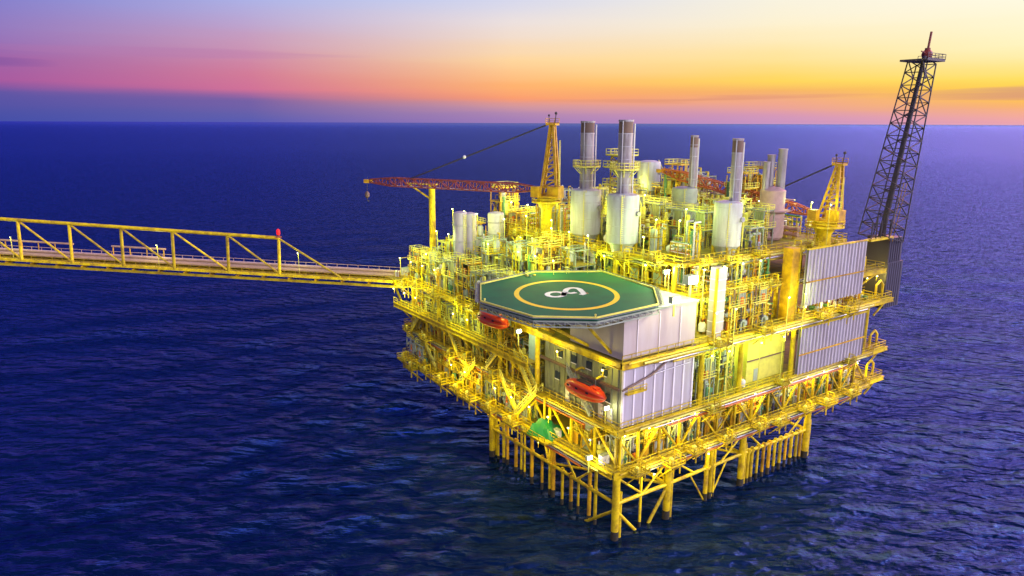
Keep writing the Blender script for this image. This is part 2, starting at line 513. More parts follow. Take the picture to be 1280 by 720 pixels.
    vd = nt.nodes.new('ShaderNodeVectorMath'); vd.operation = 'DISTANCE'; L(geo.outputs['Position'], vd.inputs[0]); vd.inputs[1].default_value = (20, 110, 0)
    mrd = nt.nodes.new('ShaderNodeMapRange'); L(vd.outputs['Value'], mrd.inputs['Value'])
    for nm_, v_ in (('From Min', 150), ('From Max', 1600), ('To Min', 1.0), ('To Max', 0.62)): mrd.inputs[nm_].default_value = v_
    L(mrd.outputs[0], bp.inputs['Strength'])
    L(h, bp.inputs['Height'])
    fr = nt.nodes.new('ShaderNodeFresnel'); fr.inputs['IOR'].default_value = 1.50; L(bp.outputs[0], fr.inputs['Normal'])
    df = nt.nodes.new('ShaderNodeBsdfDiffuse'); df.inputs['Color'].default_value = (0.0008, 0.009, 0.038, 1); L(bp.outputs[0], df.inputs['Normal'])
    gl = nt.nodes.new('ShaderNodeBsdfAnisotropic') if False else nt.nodes.new('ShaderNodeBsdfGlossy')
    gl.inputs['Color'].default_value = (0.175, 0.31, 1.0, 1); gl.inputs['Roughness'].default_value = 0.13; L(bp.outputs[0], gl.inputs['Normal'])
    ms = nt.nodes.new('ShaderNodeMixShader'); L(fr.outputs[0], ms.inputs[0]); L(df.outputs[0], ms.inputs[1]); L(gl.outputs[0], ms.inputs[2])
    out = nt.nodes.new('ShaderNodeOutputMaterial'); L(ms.outputs[0], out.inputs['Surface'])
    me.materials.append(m)


make_sea()

# ------------------------------------------------------------------ jacket (substructure)
ZC, ZM, ZX, ZU, ZT = 10.8, 17.0, 27.0, 34.0, 38.6     # cellar, main, middle, upper, top deck levels
jk = thing('steel_jacket', 'yellow tubular steel jacket standing in the sea under the platform decks', 'jacket')
LEGS = [(0, 0), (10.8, 0), (47, 0), (0, 33), (10.8, 33), (47, 33), (29, 0.2), (29, 33)]
for a, b in LEGS:
    mb = MB().tube((a, b, -6), (a, b, ZC - 0.7), 0.56, 14)
    lg = mb.build('leg', 'yellow', jk, True)
    MB().tube((a, b, -3), (a, b, 1.3 + R.uniform(-.2, .3)), 0.58, 14).build('tide_band', 'growth', lg, True)
    sl_ = MB().tube((a + 0.95, b + 0.1, -6), (a + 0.95, b + 0.1, 7.2), 0.3, 10)
    sl_.bar((a, b, 6.6), (a + 0.95, b + 0.1, 6.6), 0.3, 0.5); sl_.bar((a, b, 2.2), (a + 0.95, b + 0.1, 2.2), 0.3, 0.5)
    sl_.build('pile_sleeve', 'yellow', lg, True)
BRZ = 5.6


def jb(p, q, r=0.33):
    MB().tube(p, q, r * .85, 10).build('brace', 'yellow', jk, True)


jb((0, 0, BRZ), (0, 33, BRZ)); jb((0, 0, BRZ), (10.8, 0, BRZ + .0), .36); jb((10.8, 0, BRZ), (29, 0.2, BRZ), .33); jb((29, .2, BRZ), (47, 0, BRZ), .33)
jb((47, 0, BRZ), (47, 33, BRZ)); jb((0, 33, BRZ), (47, 33, BRZ)); jb((10.8, 0, BRZ), (10.8, 33, BRZ)); jb((29, 0, BRZ), (29, 33, BRZ))
jb((0, 0, BRZ - 1), (0, 8, -1.5), .3); jb((0, 0, BRZ - 1), (5.2, 0, -1.2), .3); jb((10.8, 0, BRZ - 0.4), (6.6, 0.4, -1.2), .3)
jb((0, 0, ZC - 1), (5.4, 0, BRZ), .22); jb((10.8, 0, ZC - 1), (5.4, 0, BRZ), .22)
jb((0, 33, ZC - 1), (0, 28, BRZ), .22); jb((0, 4, ZC - 1), (0, 9, BRZ), .2); jb((0, 13, ZC - 1), (0, 9, BRZ), .2)
jb((10.8, 0, ZC - 1), (17, 0, BRZ), .2); jb((29, 0, ZC - 1), (23, 0, BRZ), .2); jb((29, 0, ZC - 1), (34, 0, BRZ), .2); jb((47, 0, ZC - 1), (41, 0, BRZ), .2)
jb((10.8, 0, BRZ), (29, 33, BRZ), .25); jb((29, 0, BRZ), (10.8, 33, BRZ), .25); jb((10.8, 0, BRZ), (0, 16, BRZ), .25); jb((0, 16, BRZ), (10.8, 33, BRZ), .25)
jb((29, 0, BRZ), (47, 16, BRZ), .25); jb((47, 16, BRZ), (29, 33, BRZ), .25)
jb((16, 0.2, BRZ), (20.5, 0.2, -1.2), .16); jb((25, .2, BRZ), (20.8, 0.2, -1.2), .16)
# caissons and conductors hanging to the water
for b, r in ((4.6, .26), (6.0, .3), (8.6, .2), (10.4, .3), (12.6, .24), (15.0, .34), (15.9, .26), (18.0, .24), (20.9, .32), (23.0, .18), (24.0, .22), (25.6, .32), (28.2, .26), (29.4, .3), (31.2, .2)):
    CX = (.15, b)
    mb = MB().tube((0.15, b, -3), (0.15, b, ZC - 0.8 if R.random() < 0.4 else BRZ + 0.5), r, 10)
    mb.tube((0.15, b, BRZ - 0.25), (0.15, b, BRZ + 0.25), r * 1.5, 10)
    cs_ = mb.build('caisson', R.choice(['yellow', 'yellow', 'deepyellow']), jk, True)
    MB().tube((CX[0], CX[1], -2), (CX[0], CX[1], .9 + R.uniform(-.3, .4)), r * 1.06, 10).build('tide_band', 'growth', cs_, True)
for a, r in ((5.2, .2), (20.0, .36), (21.1, .32), (21.9, .2), (30.6, .3), (31.6, .3), (33.2, .22), (34.8, .26), (36.4, .3), (38.0, .24), (39.6, .28), (41.2, .24), (42.8, .3), (44.4, .26), (45.6, .24)):
    CX = (a, .15)
    mb = MB().tube((a, 0.15, -3), (a, 0.15, BRZ + 0.5 if a > 29 else ZC - 0.8), r, 10)
    mb.tube((a, 0.15, BRZ - 0.25), (a, 0.15, BRZ + 0.25), r * 1.5, 10)
    cs_ = mb.build('caisson', R.choice(['yellow', 'yellow', 'deepyellow']), jk, True)
    MB().tube((CX[0], CX[1], -2), (CX[0], CX[1], .9 + R.uniform(-.3, .4)), r * 1.06, 10).build('tide_band', 'growth', cs_, True)


# ------------------------------------------------------------------ decks
def deck(name, label, a0, a1, b0, b1, z, zb, depth=1.2, cols_a=(), cols_b=(), inner=6, rails=('l', 'r'), plate='grate', open_a=()):
    """plate with edge girders, columns down to zb, railings; local frame at the platform origin"""
    t = thing(name, label, 'deck')
    MB().box(a0 + .32, a1 - .32, b0 + .32, b1 - .32, z - 0.16, z).build('deck_plate', plate, t)
    zz = z - depth / 2
    for p, q in (((a0, b0), (a1, b0)), ((a0, b1), (a1, b1)), ((a0, b0 + .4), (a0, b1 - .4)), ((a1, b0 + .4), (a1, b1 - .4))):
        MB().ibeam((*p, zz), (*q, zz), 0.4, depth).build('edge_girder', 'yellow', t)
    for k in range(1, inner):
        f = k / inner
        MB().ibeam((a0 + (a1 - a0) * f, b0 + .4, zz - .2), (a0 + (a1 - a0) * f, b1 - .4, zz - .2), 0.3, depth * .5).build('floor_beam', 'deepyellow', t)
        MB().ibeam((a0 + .4, b0 + (b1 - b0) * f, zz - .25), (a1 - .4, b0 + (b1 - b0) * f, zz - .25), 0.3, depth * .45).build('floor_beam', 'deepyellow', t)
    for k, (off, dz, r, m_) in enumerate(((-.25, -.15, .14, 'yellow'), (-.3, -.55, .18, 'paleyellow'), (-.28, -1.05, .12, 'steel'), (-.3, -1.4, .16, 'orange' if z < 20 else 'yellow'))):
        if 'l' in rails: MB().tube((a0 + off, b0 + 1 + k * 2, z + dz), (a0 + off, b1 - 2 - k * 3, z + dz), r, 6).build('edge_pipe', m_, t, True)
        if 'r' in rails: MB().tube((a0 + 1 + k * 3, b0 + off, z + dz), (a1 - 1 - k * 2, b0 + off, z + dz), r, 6).build('edge_pipe', m_, t, True)
    for (a, b) in cols_a:
        MB().tube((a, b, zb), (a, b, z - depth), 0.42, 12).build('column', 'yellow', t, True)
    if 'l' in rails:
        MB().rail([(a0, b0, z), (a0, b1, z)]).build('railing', 'yellow', t)
    if 'r' in rails:
        MB().rail([(a0, b0, z), (a1, b0, z)]).build('railing', 'yellow', t)
    if 'e' in rails:
        MB().rail([(a1, b0, z), (a1, b1, z)]).build('railing', 'yellow', t)
    if 'f' in rails:
        MB().rail([(a0, b1, z), (a1, b1, z)]).build('railing', 'yellow', t)
    return t


# cellar deck
d1 = deck('cellar_deck', 'lowest yellow deck with open truss sides just above the jacket', -1.2, 66, -0.6, 66.6, ZC, 0, 0.8, inner=7, rails=('l', 'r', 'e', 'f'))
for b0 in np.arange(0, 66, 5.5):      # left face trusswork, cellar to main
    mb = MB().bar((0.4, b0, ZC), (0.4, b0 + 5.5, ZM - 1.2), 0.28); mb.bar((0.4, b0, ZC), (0.4, b0, ZM - 1.2), 0.34)
    mb.build('truss_bay', 'yellow', d1)
for i, a0 in enumerate(np.arange(0, 66, 4.4)):
    mb = MB()
    if i % 2: mb.bar((a0, 0.4, ZC), (a0 + 4.4, 0.4, ZM - 1.2), 0.28)
    else: mb.bar((a0, 0.4, ZM - 1.2), (a0 + 4.4, 0.4, ZC), 0.28)
    mb.bar((a0, 0.4, ZC), (a0, 0.4, ZM - 1.2), 0.34)
    mb.build('truss_bay', 'yellow', d1)
# main deck
cm = [(0.4, b) for b in (20, 31, 42, 53, 64)] + [(a, 0.5) for a in (17.5, 27, 41, 52, 64)] + [(20, 20), (40, 20), (20, 45), (40, 45), (62, 30)]
d2 = deck('main_deck', 'main yellow process deck at the foot of the living quarters', 0, 67, 0, 68, ZM, 0, 0.8, inner=7, rails=('l', 'r', 'e', 'f'))
# middle deck on columns
d3 = deck('middle_deck', 'yellow middle deck that the bridge lands on', 0.4, 68, 0.2, 68, ZX, ZM, 0.9, cols_a=cm, inner=7, rails=('r', 'e', 'f'))
MB().rail([(0.4, 20, ZX), (0.4, 66, ZX)]).build('railing', 'yellow', d3)
# upper deck
d4 = deck('upper_deck', 'yellow upper deck level with the helideck behind the living quarters', 17.2, 64, 3.2, 66, ZU, ZX, 0.6,
          cols_a=[(18, 4), (29, 4), (40, 4), (52, 4), (63, 4), (18, 18), (18, 32), (18, 46), (18, 60), (40, 40), (40, 60)], inner=6, rails=('l', 'r', 'e'))
# top deck
d5 = deck('weather_deck', 'topmost yellow deck carrying the exhaust silencers', 17, 62, 5, 52, ZT, ZU, 0.4,
          cols_a=[(17, 6.5), (28, 6.5), (40, 6.5), (50, 6.5), (60, 6.5), (17, 20), (17, 34), (17, 48), (38, 48)], inner=6, rails=('l', 'r', 'e', 'f'))

# walkway hung along the lifeboat side, with brackets
wk = thing('side_walkway', 'narrow yellow walkway hung along the side towards the bridge', 'walkway')
MB().box(-1.6, 1.4, 20, 69.5, 21.7, 21.86).build('deck_plate', 'grate', wk)
MB().ibeam((-1.6, 20, 21.4), (-1.6, 69.5, 21.4), .4, .8).build('edge_girder', 'yellow', wk)
MB().rail([(-1.6, 20, 21.86), (-1.6, 69.5, 21.86)]).build('railing', 'yellow', wk)
for b in np.arange(21, 69, 4.0):
    MB().bar((-1.6, b, 21), (0.4, b, 18.6), 0.2).build('bracket', 'yellow', wk)
# outriggers round the deck edges: short stub brackets with walkway ends that make the outline ragged
for nm, z, lab in (('lower', ZC, 'yellow outrigger gallery at the flare end of the lowest deck'),
                   ('main', ZM, 'yellow outrigger gallery at the flare end of the main deck'),
                   ('mid', ZX, 'yellow outrigger gallery at the flare end of the middle deck'),
                   ('up', 33.2, 'yellow outrigger gallery at the flare end beside the upper cladding wall')):
    a0 = 67.2 if z < 30 else 59.6
    ln = 4.5 if z < 30 else 8.0
    g = thing('outrigger_gallery', lab, 'gallery', a0, 0, z, group='outrigger galleries at the flare end')
    MB().box(0, ln, 0.2, 5.5, -0.2, -0.02).build('deck_plate', 'grate', g)
    MB().ibeam((0, 0.2, -.5), (ln + .8, 0.2, -.5), .4, .7).build('edge_girder', 'yellow', g)
    MB().bar((0.2, 1, -3.2), (ln, 1, -.7), .25).build('bracket', 'yellow', g)
    MB().bar((0.2, 5, -3.2), (ln, 5, -.7), .25).build('bracket', 'yellow', g)
    MB().rail([(0, 0.2, 0), (ln, 0.2, 0), (ln, 5.4, 0), (0, 5.4, 0)]).build('railing', 'yellow', g)
    MB().path([(1, 1.5, 0), (1, 1.5, 2.6), (2.4, 1.5, 3.3), (3.4, 1.5, 2.4), (3.4, 1.5, 0)], 0.22, 8).build('pipe_loop', 'yellow', g, True)

# bridge landing deck
ld = thing('bridge_landing', 'yellow landing stage where the bridge meets the middle deck', 'landing', 0, 68.3, ZX)
MB().box(-1.5, 15, 0, 5.2, -0.2, 0).build('deck_plate', 'grate', ld)
MB().ibeam((-1.5, 0, -.6), (-1.5, 5.2, -.6), .5, 1.0).build('edge_girder', 'yellow', ld)
MB().ibeam((-1.5, 5.2, -.6), (15, 5.2, -.6), .5, 1.0).build('edge_girder', 'yellow', ld)
MB().rail([(15, 0, 0), (15, 5.2, 0), (3.5, 5.2, 0)]).build('railing', 'yellow', ld)
for a in (0, 5, 10, 14.5):
    MB().bar((a, 5, -1), (a, -0.2, -6), .35).build('bracket', 'yellow', ld)

# ------------------------------------------------------------------ living quarters
lq = thing('living_quarters', 'living quarters block with ribbed grey wall under the helideck', 'building')
MB().box(1.2, 15.6, 0.9, 19, ZM + 0.02, ZX - 1.3).build('lower_storeys', 'olive', lq)
mb = MB()
for b in np.arange(1.6, 19, 1.35): mb.box(1.02, 1.2, b, b + 0.18, ZM + .1, ZX - 1.35)
mb.build('wall_stiffener', 'olive', lq)
mb = MB()
N = 12
for k in range(7):
    a0 = 1.2 + k * 2.06
    mb.box(a0 + .16, a0 + 2.06, 0.66, 0.88, ZM + 0.05, ZX - 1.35)
mb.build('grey_wall', 'lilac', lq)
mb = MB()
for k in range(8): mb.box(1.2 + k * 2.06 - .14, 1.2 + k * 2.06 + .14, 0.5, 0.88, ZM + 0.05, ZX - 1.35)
mb.build('wall_rib', 'rib', lq)
MB().box(1.0, 15.8, 0.75, 12.5, ZX + .25, ZU - 0.3).build('upper_storey', 'beige', lq)
MB().box(0.9, 16.2, 0.65, 16.6, ZU - .28, ZU + 0.05).build('roof', 'greyg', lq)
for x in (3.6, 8.0, 12.4): MB().bar((x, .66, ZX + .3), (x, .66, ZU - .5), .1).build('wall_seam', 'rib', lq)
MB().bar((0.6, 0.8, 22.9), (0.6, 19.5, 22.9), .35, .4).build('ledge', 'brown', lq)
MB().path([(0.7, 0.3, 22.9), (6.4, 0.25, 24.2), (10.5, .25, 26.2), (15.5, .25, 27.2)], .16, 6).build('conduit', 'brown', lq)
MB().path([(6.4, 0.28, 24.2), (14.6, .28, 24.6)], .09, 6).build('conduit', 'steel', lq)
mb = MB().box(1.3, 5.0, -0.25, .48, 22.2, 22.4); mb.rail([(1.3, -.25, 22.4), (5, -.25, 22.4)], .9, 1.2)
mb.build('balcony', 'yellow', lq)
for b in (2.6, 4.6, 8.5, 12.4):
    d = MB().box(0.98, 1.19, b, b + 1.0, ZM + .1, ZM + 2.3).build('door', 'white', lq)
    MB().box(0.92, 0.98, b + .12, b + .2, ZM + 1.1, ZM + 1.3).build('handle', 'steel', d)
for b in (3, 6, 9, 12, 15):
    wn = MB().box(1.0, 1.19, b, b + 1.1, 20.1, 21.3).build('window', 'glass', lq)
    MB().box(0.95, 1.0, b - .1, b + 1.2, 19.98, 20.1).build('sill', 'rib', wn)
for b in (4, 7.5, 11, 14.5):
    wn = MB().box(1.0, 1.19, b, b + 1.1, 23.9, 25.1).build('window', 'glass', lq)
    MB().box(0.95, 1.0, b - .1, b + 1.2, 23.78, 23.9).build('sill', 'rib', wn)
# stair on the olive wall
stp = MB()
for k in range(16):
    stp.box(-0.3, 0.85, 6.0 + k * .35, 6.3 + k * .35, ZM + .3 + k * .36, ZM + .38 + k * .36)
for x in (-.3, .85): stp.bar((x, 6, ZM + .3), (x, 11.6, ZM + 6.0), .1, .3)
stp.rail([(-.3, 6, ZM + .4), (-.3, 11.6, ZM + 6.1)], 1.0, 1.2)
stp.build('stair', 'greyg', lq)

mp = tag(MB().box(0, 1.0, 0, 1.9, 0, 4.2).build('lit_wall_section', 'mint'), 'tall wall section tinted pale mint by floodlight beside the olive wall', 'cabinet')  # stands for a lit wall section; floodlight's green tint put into its colour
mp.location = w(0.2, 20.3, 21.9); mp.rotation_euler = (0, 0, PROT)

# ------------------------------------------------------------------ helideck
ZH = 35.2
OCT = [pix(x, y, ZH) for x, y in ((601, 355.5), (668, 340.5), (753, 340), (817, 361), (823, 381), (746, 398), (667, 396.5), (601, 377))]
hc = (sum(p[0] for p in OCT) / 8, sum(p[1] for p in OCT) / 8)
hd = thing('helideck', 'green octagonal helideck with yellow ring over the living quarters', 'helideck', hc[0], hc[1], ZH)
loc = [(p[0] - hc[0], p[1] - hc[1]) for p in OCT]
loc = loc if sum(loc[i][0] * loc[(i + 1) % 8][1] - loc[(i + 1) % 8][0] * loc[i][1] for i in range(8)) > 0 else loc[::-1]


def scl(pts, d):
    return [(x * (1 + d / math.hypot(x, y)), y * (1 + d / math.hypot(x, y))) for x, y in pts]


MB().prism(loc, -0.35, 0).build('landing_surface', 'heli', hd)
# yellow ring: mark measured on the deck
rp_ = [pix(x, y, ZH) for x, y in ((642.5, 367.5), (773.5, 367.5), (708, 349.5), (708, 386.5))]
rc = ((rp_[0][0] + rp_[1][0]) / 2 - hc[0], (rp_[0][1] + rp_[1][1]) / 2 - hc[1])
ex = (rp_[1][0] - rp_[0][0], rp_[1][1] - rp_[0][1])
rw = math.hypot(*ex) / 2
rl = math.hypot(rp_[2][0] - rp_[3][0], rp_[2][1] - rp_[3][1]) / 2
ring_rot = math.atan2(ex[1], ex[0])
MB().ring(rw * 0.905, rw, 0.004, 0.014, 96, (rc[0], rc[1], 0), 1, rl / rw, ring_rot).build('touchdown_ring', 'heliring', hd)


def stroke(pts, wdt, closed=False):
    """flat painted stroke through survey pixels on the deck"""
    q = [Vector((pix(x, y, ZH)[0] - hc[0], pix(x, y, ZH)[1] - hc[1])) for x, y in pts]
    n = len(q); mb = MB(); vs = []; fs = []
    for i in range(n):
        a = q[(i - 1) % n] if (closed or i > 0) else q[i]
        b = q[(i + 1) % n] if (closed or i < n - 1) else q[i]
        d = (b - a).normalized(); s = Vector((-d.y, d.x)) * wdt / 2
        vs += [(q[i].x + s.x, q[i].y + s.y, 0.012), (q[i].x - s.x, q[i].y - s.y, 0.012)]
    for i in range(n if closed else n - 1):
        j = (i + 1) % n
        fs.append((2 * i, 2 * i + 1, 2 * j + 1, 2 * j))
    return mb.add(vs, fs)


def arc(cx, cy, rx, ry, a0, a1, n=18):
    return [(cx + rx * math.cos(math.radians(a0 + (a1 - a0) * k / n)), cy + ry * math.sin(math.radians(a0 + (a1 - a0) * k / n))) for k in range(n + 1)]


mk = stroke(arc(694.5, 368, 10.5, 3.1, 0, 342), .8, True)
m2 = stroke([(704, 369.8)] + arc(716.5, 363.6, 9.5, 3.7, 180, 330, 14) + [(728.5, 365.5), (730, 367.2), (726, 368.4)], .85)
m3 = stroke([(706, 366), (714, 366.6), (720, 365.6)], .8)
mk.add(m2.v, m2.f); mk.add(m3.v, m3.f)
mk.build('deck_marking', 'heliwhite', hd)
rd = stroke([(731.5, 366.5), (735, 366.3)], 0.9); rd.build('red_mark', 'redsteel', hd)
# perimeter kerb and safety net
o1 = scl(loc, 0.02); o2 = scl(loc, 0.85)
kb = MB()
for i in range(8):
    kb.bar((*loc[i], .1), (*loc[(i + 1) % 8], .1), .16, .22)
kb.build('kerb', 'paleyellow', hd)
nb = MB()
for i in range(8):
    p0, p1, q0, q1 = Vector((*o1[i], -.1)), Vector((*o1[(i + 1) % 8], -.1)), Vector((*o2[i], .12)), Vector((*o2[(i + 1) % 8], .12))
    nb.bar(q0, q1, .09); nb.bar(p0.lerp(q0, .5), p1.lerp(q1, .5), .04)
    k = int((p1 - p0).length / 0.55)
    for j in range(k + 1):
        a, b = p0.lerp(p1, j / k), q0.lerp(q1, j / k)
        nb.bar(a, b, .05)
        if j < k:
            nb.bar(a, q0.lerp(q1, (j + 1) / k), .03); nb.bar(p0.lerp(p1, (j + 1) / k), b, .03)
nb.build('safety_net', 'net', hd)
ft = MB().prism(scl(loc, -0.5), -1.1, -0.36)
ft.build('support_frame', 'net', hd)
tr = MB()
for i in range(8):
    p0, p1 = Vector((*scl(loc, .1)[i], -.5)), Vector((*scl(loc, .1)[(i + 1) % 8], -.5))
    tr.bar(p0, p1, .14, .2); tr.bar(p0 - Vector((0, 0, .75)), p1 - Vector((0, 0, .75)), .12, .16)
    k = int((p1 - p0).length / 1.3)
    for j in range(k):
        a, b = p0.lerp(p1, j / k), p0.lerp(p1, (j + 1) / k)
        tr.bar(a, b - Vector((0, 0, .75)), .08); tr.bar(a, a - Vector((0, 0, .75)), .08)
tr.build('edge_truss', 'greyg', hd)
# props down to the quarters
for (x, y) in ((-9, -3), (-9, 6), (-4, -8), (3, -6), (-6, 12), (4, 10)):
    gx, gy = hc[0] + x, hc[1] + y
    tx, ty = (max(1.6, gx) - hc[0], max(1.4, gy) - hc[1])
    MB().tube((x, y, -1.5), (tx, ty, -8.0 if gx < 1 else -1.2 - 0.1), .24, 8).build('prop', 'yellow', hd, True)
for i in (0, 2, 5, 7):
    MB().lathe([(.1, 0), (.14, .3), (.02, .36)], 8, (*scl(loc, -0.6)[i], .1)).build('perimeter_lamp', 'paleyellow', hd)

# ------------------------------------------------------------------ lifeboats with davits
def lifeboat(label, davit_label, a, b, z, Lh=8.6):
    t = thing('lifeboat', label, 'lifeboat', a, b, z, PI / 2, 'enclosed red lifeboats')
    st = 22

    def loft(fw_, zb, zt, n=16):
        mb = MB(); vs = []; fs = []
        for i in range(st + 1):
            u = -1 + 2 * i / st
            e = max(0.0, 1 - abs(u) ** 2.6) ** 0.55
            hw = max(0.02, fw_ * e)
            b_, t_ = zb(u, e), zt(u, e)
            for k in range(n):
                an = 2 * PI * k / n; cx, cz = math.cos(an), math.sin(an)
                sx = math.copysign(abs(cx) ** 0.75, cx)
                vs.append((u * Lh / 2, hw * sx, (b_ + t_) / 2 + (t_ - b_) / 2 * cz))
        for i in range(st):
            for k in range(n):
                k2 = (k + 1) % n
                fs.append((i * n + k, (i + 1) * n + k, (i + 1) * n + k2, i * n + k2))
        return mb.add(vs, fs)
    loft(1.55, lambda u, e: 0.55 - 0.95 * e + 0.1, lambda u, e: 0.9 + 0.45 * e).build('hull', 'red', t, True)
    loft(1.25, lambda u, e: .8, lambda u, e: .95 + 1.1 * e).build('canopy', 'red', t, True)
    mb = MB()
    for s in (-1, 1):
        pts = []
        for i in range(st + 1):
            u = -1 + 2 * i / st; e = max(0.0, 1 - abs(u) ** 2.6) ** 0.55
            pts.append((u * Lh / 2, s * 1.58 * e, .75))
        mb.path(pts, .09, 6)
    mb.build('fender', 'orange', t, True)
    MB().box(-3.0, -2.1, -.45, .45, 1.5, 2.05).build('wheelhouse', 'red', t)
    MB().box(-1.4, 1.6, -.42, .42, 1.9, 2.12).build('hatch', 'dark', t)
    for x in (-2.1, .3, 2.2):
        MB().box(x, x + .5, 1.2, 1.3, 1.1, 1.35).build('porthole', 'glass', t)
    dv = thing('boat_davit', davit_label, 'davit', a, b, z, PI / 2, 'davits holding the lifeboats')
    for x in (-2.3, 2.3):
        MB().path([(x, -2.9, -2.0), (x, -2.9, 2.6), (x, -1.2, 3.5), (x, 0, 3.3)], .17, 8).build('arm', 'yellow', dv, True)
        MB().tube((x, 0, 3.3), (x, 0, 1.7), .035, 6).build('fall_wire', 'steel', dv)
    MB().box(-.8, .8, -3.2, -2.4, -.6, .6).build('winch', 'greyg', dv)
    MB().bar((-2.3, -2.9, 2.2), (2.3, -2.9, 2.2), .22).build('crosshead', 'yellow', dv)


lifeboat('red enclosed lifeboat in front of the olive wall', 'davit above the lifeboat by the olive wall', *pix(731, 492, 20.7), 20.4)
lifeboat('red enclosed lifeboat tucked under the helideck edge', 'davit above the lifeboat tucked under the helideck', *pix(616, 404, 27.0), 26.8)

# green tarpaulin heap
def tarp():
    n = 7; vs = []; fs = []
    rg = random.Random(3)
    for i in range(n + 1):
        for j in range(n + 1):
            u, v = i / n, j / n
            du, dv = abs(u - .5) * 2, abs(v - .5) * 2
            h = 1.75 * max(0, 1 - max(du, dv * .9) ** 1.5) + 0.45 * math.sin(7 * u + 3 * v) * math.sin(6 * v) + rg.uniform(-.3, .3) + 2.4 * max(0, .35 - abs(u - .42)) * (1 - dv)
            h *= 1 if max(du, dv) < 0.97 else 0
            vs.append((-2.2 + 4.4 * u + .25 * math.sin(5 * v), -2.6 + 5.2 * v + .3 * math.sin(6 * u), max(h, 0.02)))
    for i in range(n):
        for j in range(n):
            a = i * (n + 1) + j; fs.append((a, a + n + 1, a + n + 2, a + 1))
    m_ = MB().add(vs, fs)
    o = m_.build('covered_load', 'tarp', None)
    md = o.modifiers.new('thick', 'SOLIDIFY'); md.thickness = 0.05
    o.location = w(*pix(684, 541, ZC + .1), ZC + 0.05); o.rotation_euler = (0, 0, PROT + .3)
    tag(o, 'crumpled green tarpaulin over a load on the lowest deck edge', 'tarpaulin')


tarp()
MB_t = thing('tarp_platform', 'small yellow ledge carrying the green tarpaulin heap', 'ledge', *pix(684, 541, ZC + .1), ZC)
MB().box(-3.0, 3.0, -3.2, 3.2, -0.18, 0.03).build('deck_plate', 'yellow', MB_t)
MB().rail([(-3, -3.2, 0), (-3, 3.2, 0)]).build('railing', 'yellow', MB_t)

# ------------------------------------------------------------------ cladding walls on the long face
def cladding(label, a0, a1, z0, z1, b=-0.42, m='lilac', pitch=1.03):
    t = thing('cladding_wall', label, 'wall', a0, b, z0, group='corrugated grey cladding walls')
    Lw = a1 - a0; H = z1 - z0
    mb = MB(); vs = []; fs = []; x = 0.0; pr_ = []
    while x < Lw - 1e-6:
        pr_ += [(x, 0), (min(x + pitch * .35, Lw), 0), (min(x + pitch * .5, Lw), .28), (min(x + pitch * .85, Lw), .28)]
        x += pitch
    pr_.append((Lw, 0))
    for xx, yy in pr_:
        vs += [(xx, -0.2 + yy, 0), (xx, -0.2 + yy, H)]
    for i in range(len(pr_) - 1):
        fs.append((2 * i, 2 * i + 2, 2 * i + 3, 2 * i + 1))
    k = len(vs)
    vs += [(0, .3, 0), (0, .3, H), (Lw, .3, 0), (Lw, .3, H)]
    fs.append((k, k + 1, k + 3, k + 2))
    mb.add(vs, fs).build('sheeting', m, t)
    MB().bar((-.1, -.1, H + .1), (Lw + .1, -.1, H + .1), .5, .22).build('top_trim', 'yellow', t)
    MB().bar((0, -.28, H * .43), (Lw, -.28, H * .43), .16, .22).build('girt', 'deepyellow', t)
    return t


cladding('corrugated grey wall standing on the main deck below the middle deck', 41.4, 61.8, ZM + .3, ZX - 1.35)
cladding('corrugated grey wall above the middle deck reaching the top', 41.4, 59.2, ZX + 2.6, 39.4)
t = thing('equipment_house', 'plain yellow lit wall of an equipment house beside the lower cladding', 'building', 31, 2.2, ZM + .05)
MB().box(0, 10.3, 0, 5, 0, 8.4).build('wall', 'paleyellow', t)
MB().bar((0, -.12, 3.9), (10.3, -.12, 3.9), .14, .2).build('girt', 'brown', t)
dr = MB().box(2, 3.1, -.06, 0, 0.05, 2.2).build('door', 'greyg', t)
MB().box(2.9, 3.0, -.1, -.06, 1.0, 1.15).build('handle', 'steel', dr)
# tall duct on the middle deck
t = thing('ventilation_duct', 'tall grey rectangular duct rising beside the living quarters roof', 'duct', 21.0, 1.2, ZX)
MB().box(0, 1.9, 0, 1.6, 0, 11.2).build('casing', 'lilac', t)
mb = MB()
for z in np.arange(.8, 11, 1.7): mb.box(-.06, 1.96, -.06, 1.66, z, z + .12)
mb.build('flange', 'rib', t)
MB().bar((-.25, .1, 0), (-.25, .1, 11.2), .35).build('guide_post', 'yellow', t)
t = thing('ventilation_duct', 'dark ochre boxed column at the end of the upper cladding wall', 'duct', 38.8, 0.6, ZX + .05)
MB().box(0, 2.0, 0, 1.8, 0, 12.6).build('casing', 'deepyellow', t)
MB().bar((2.2, .1, 0), (2.2, .1, 12.6), .35).build('guide_post', 'yellow', t)

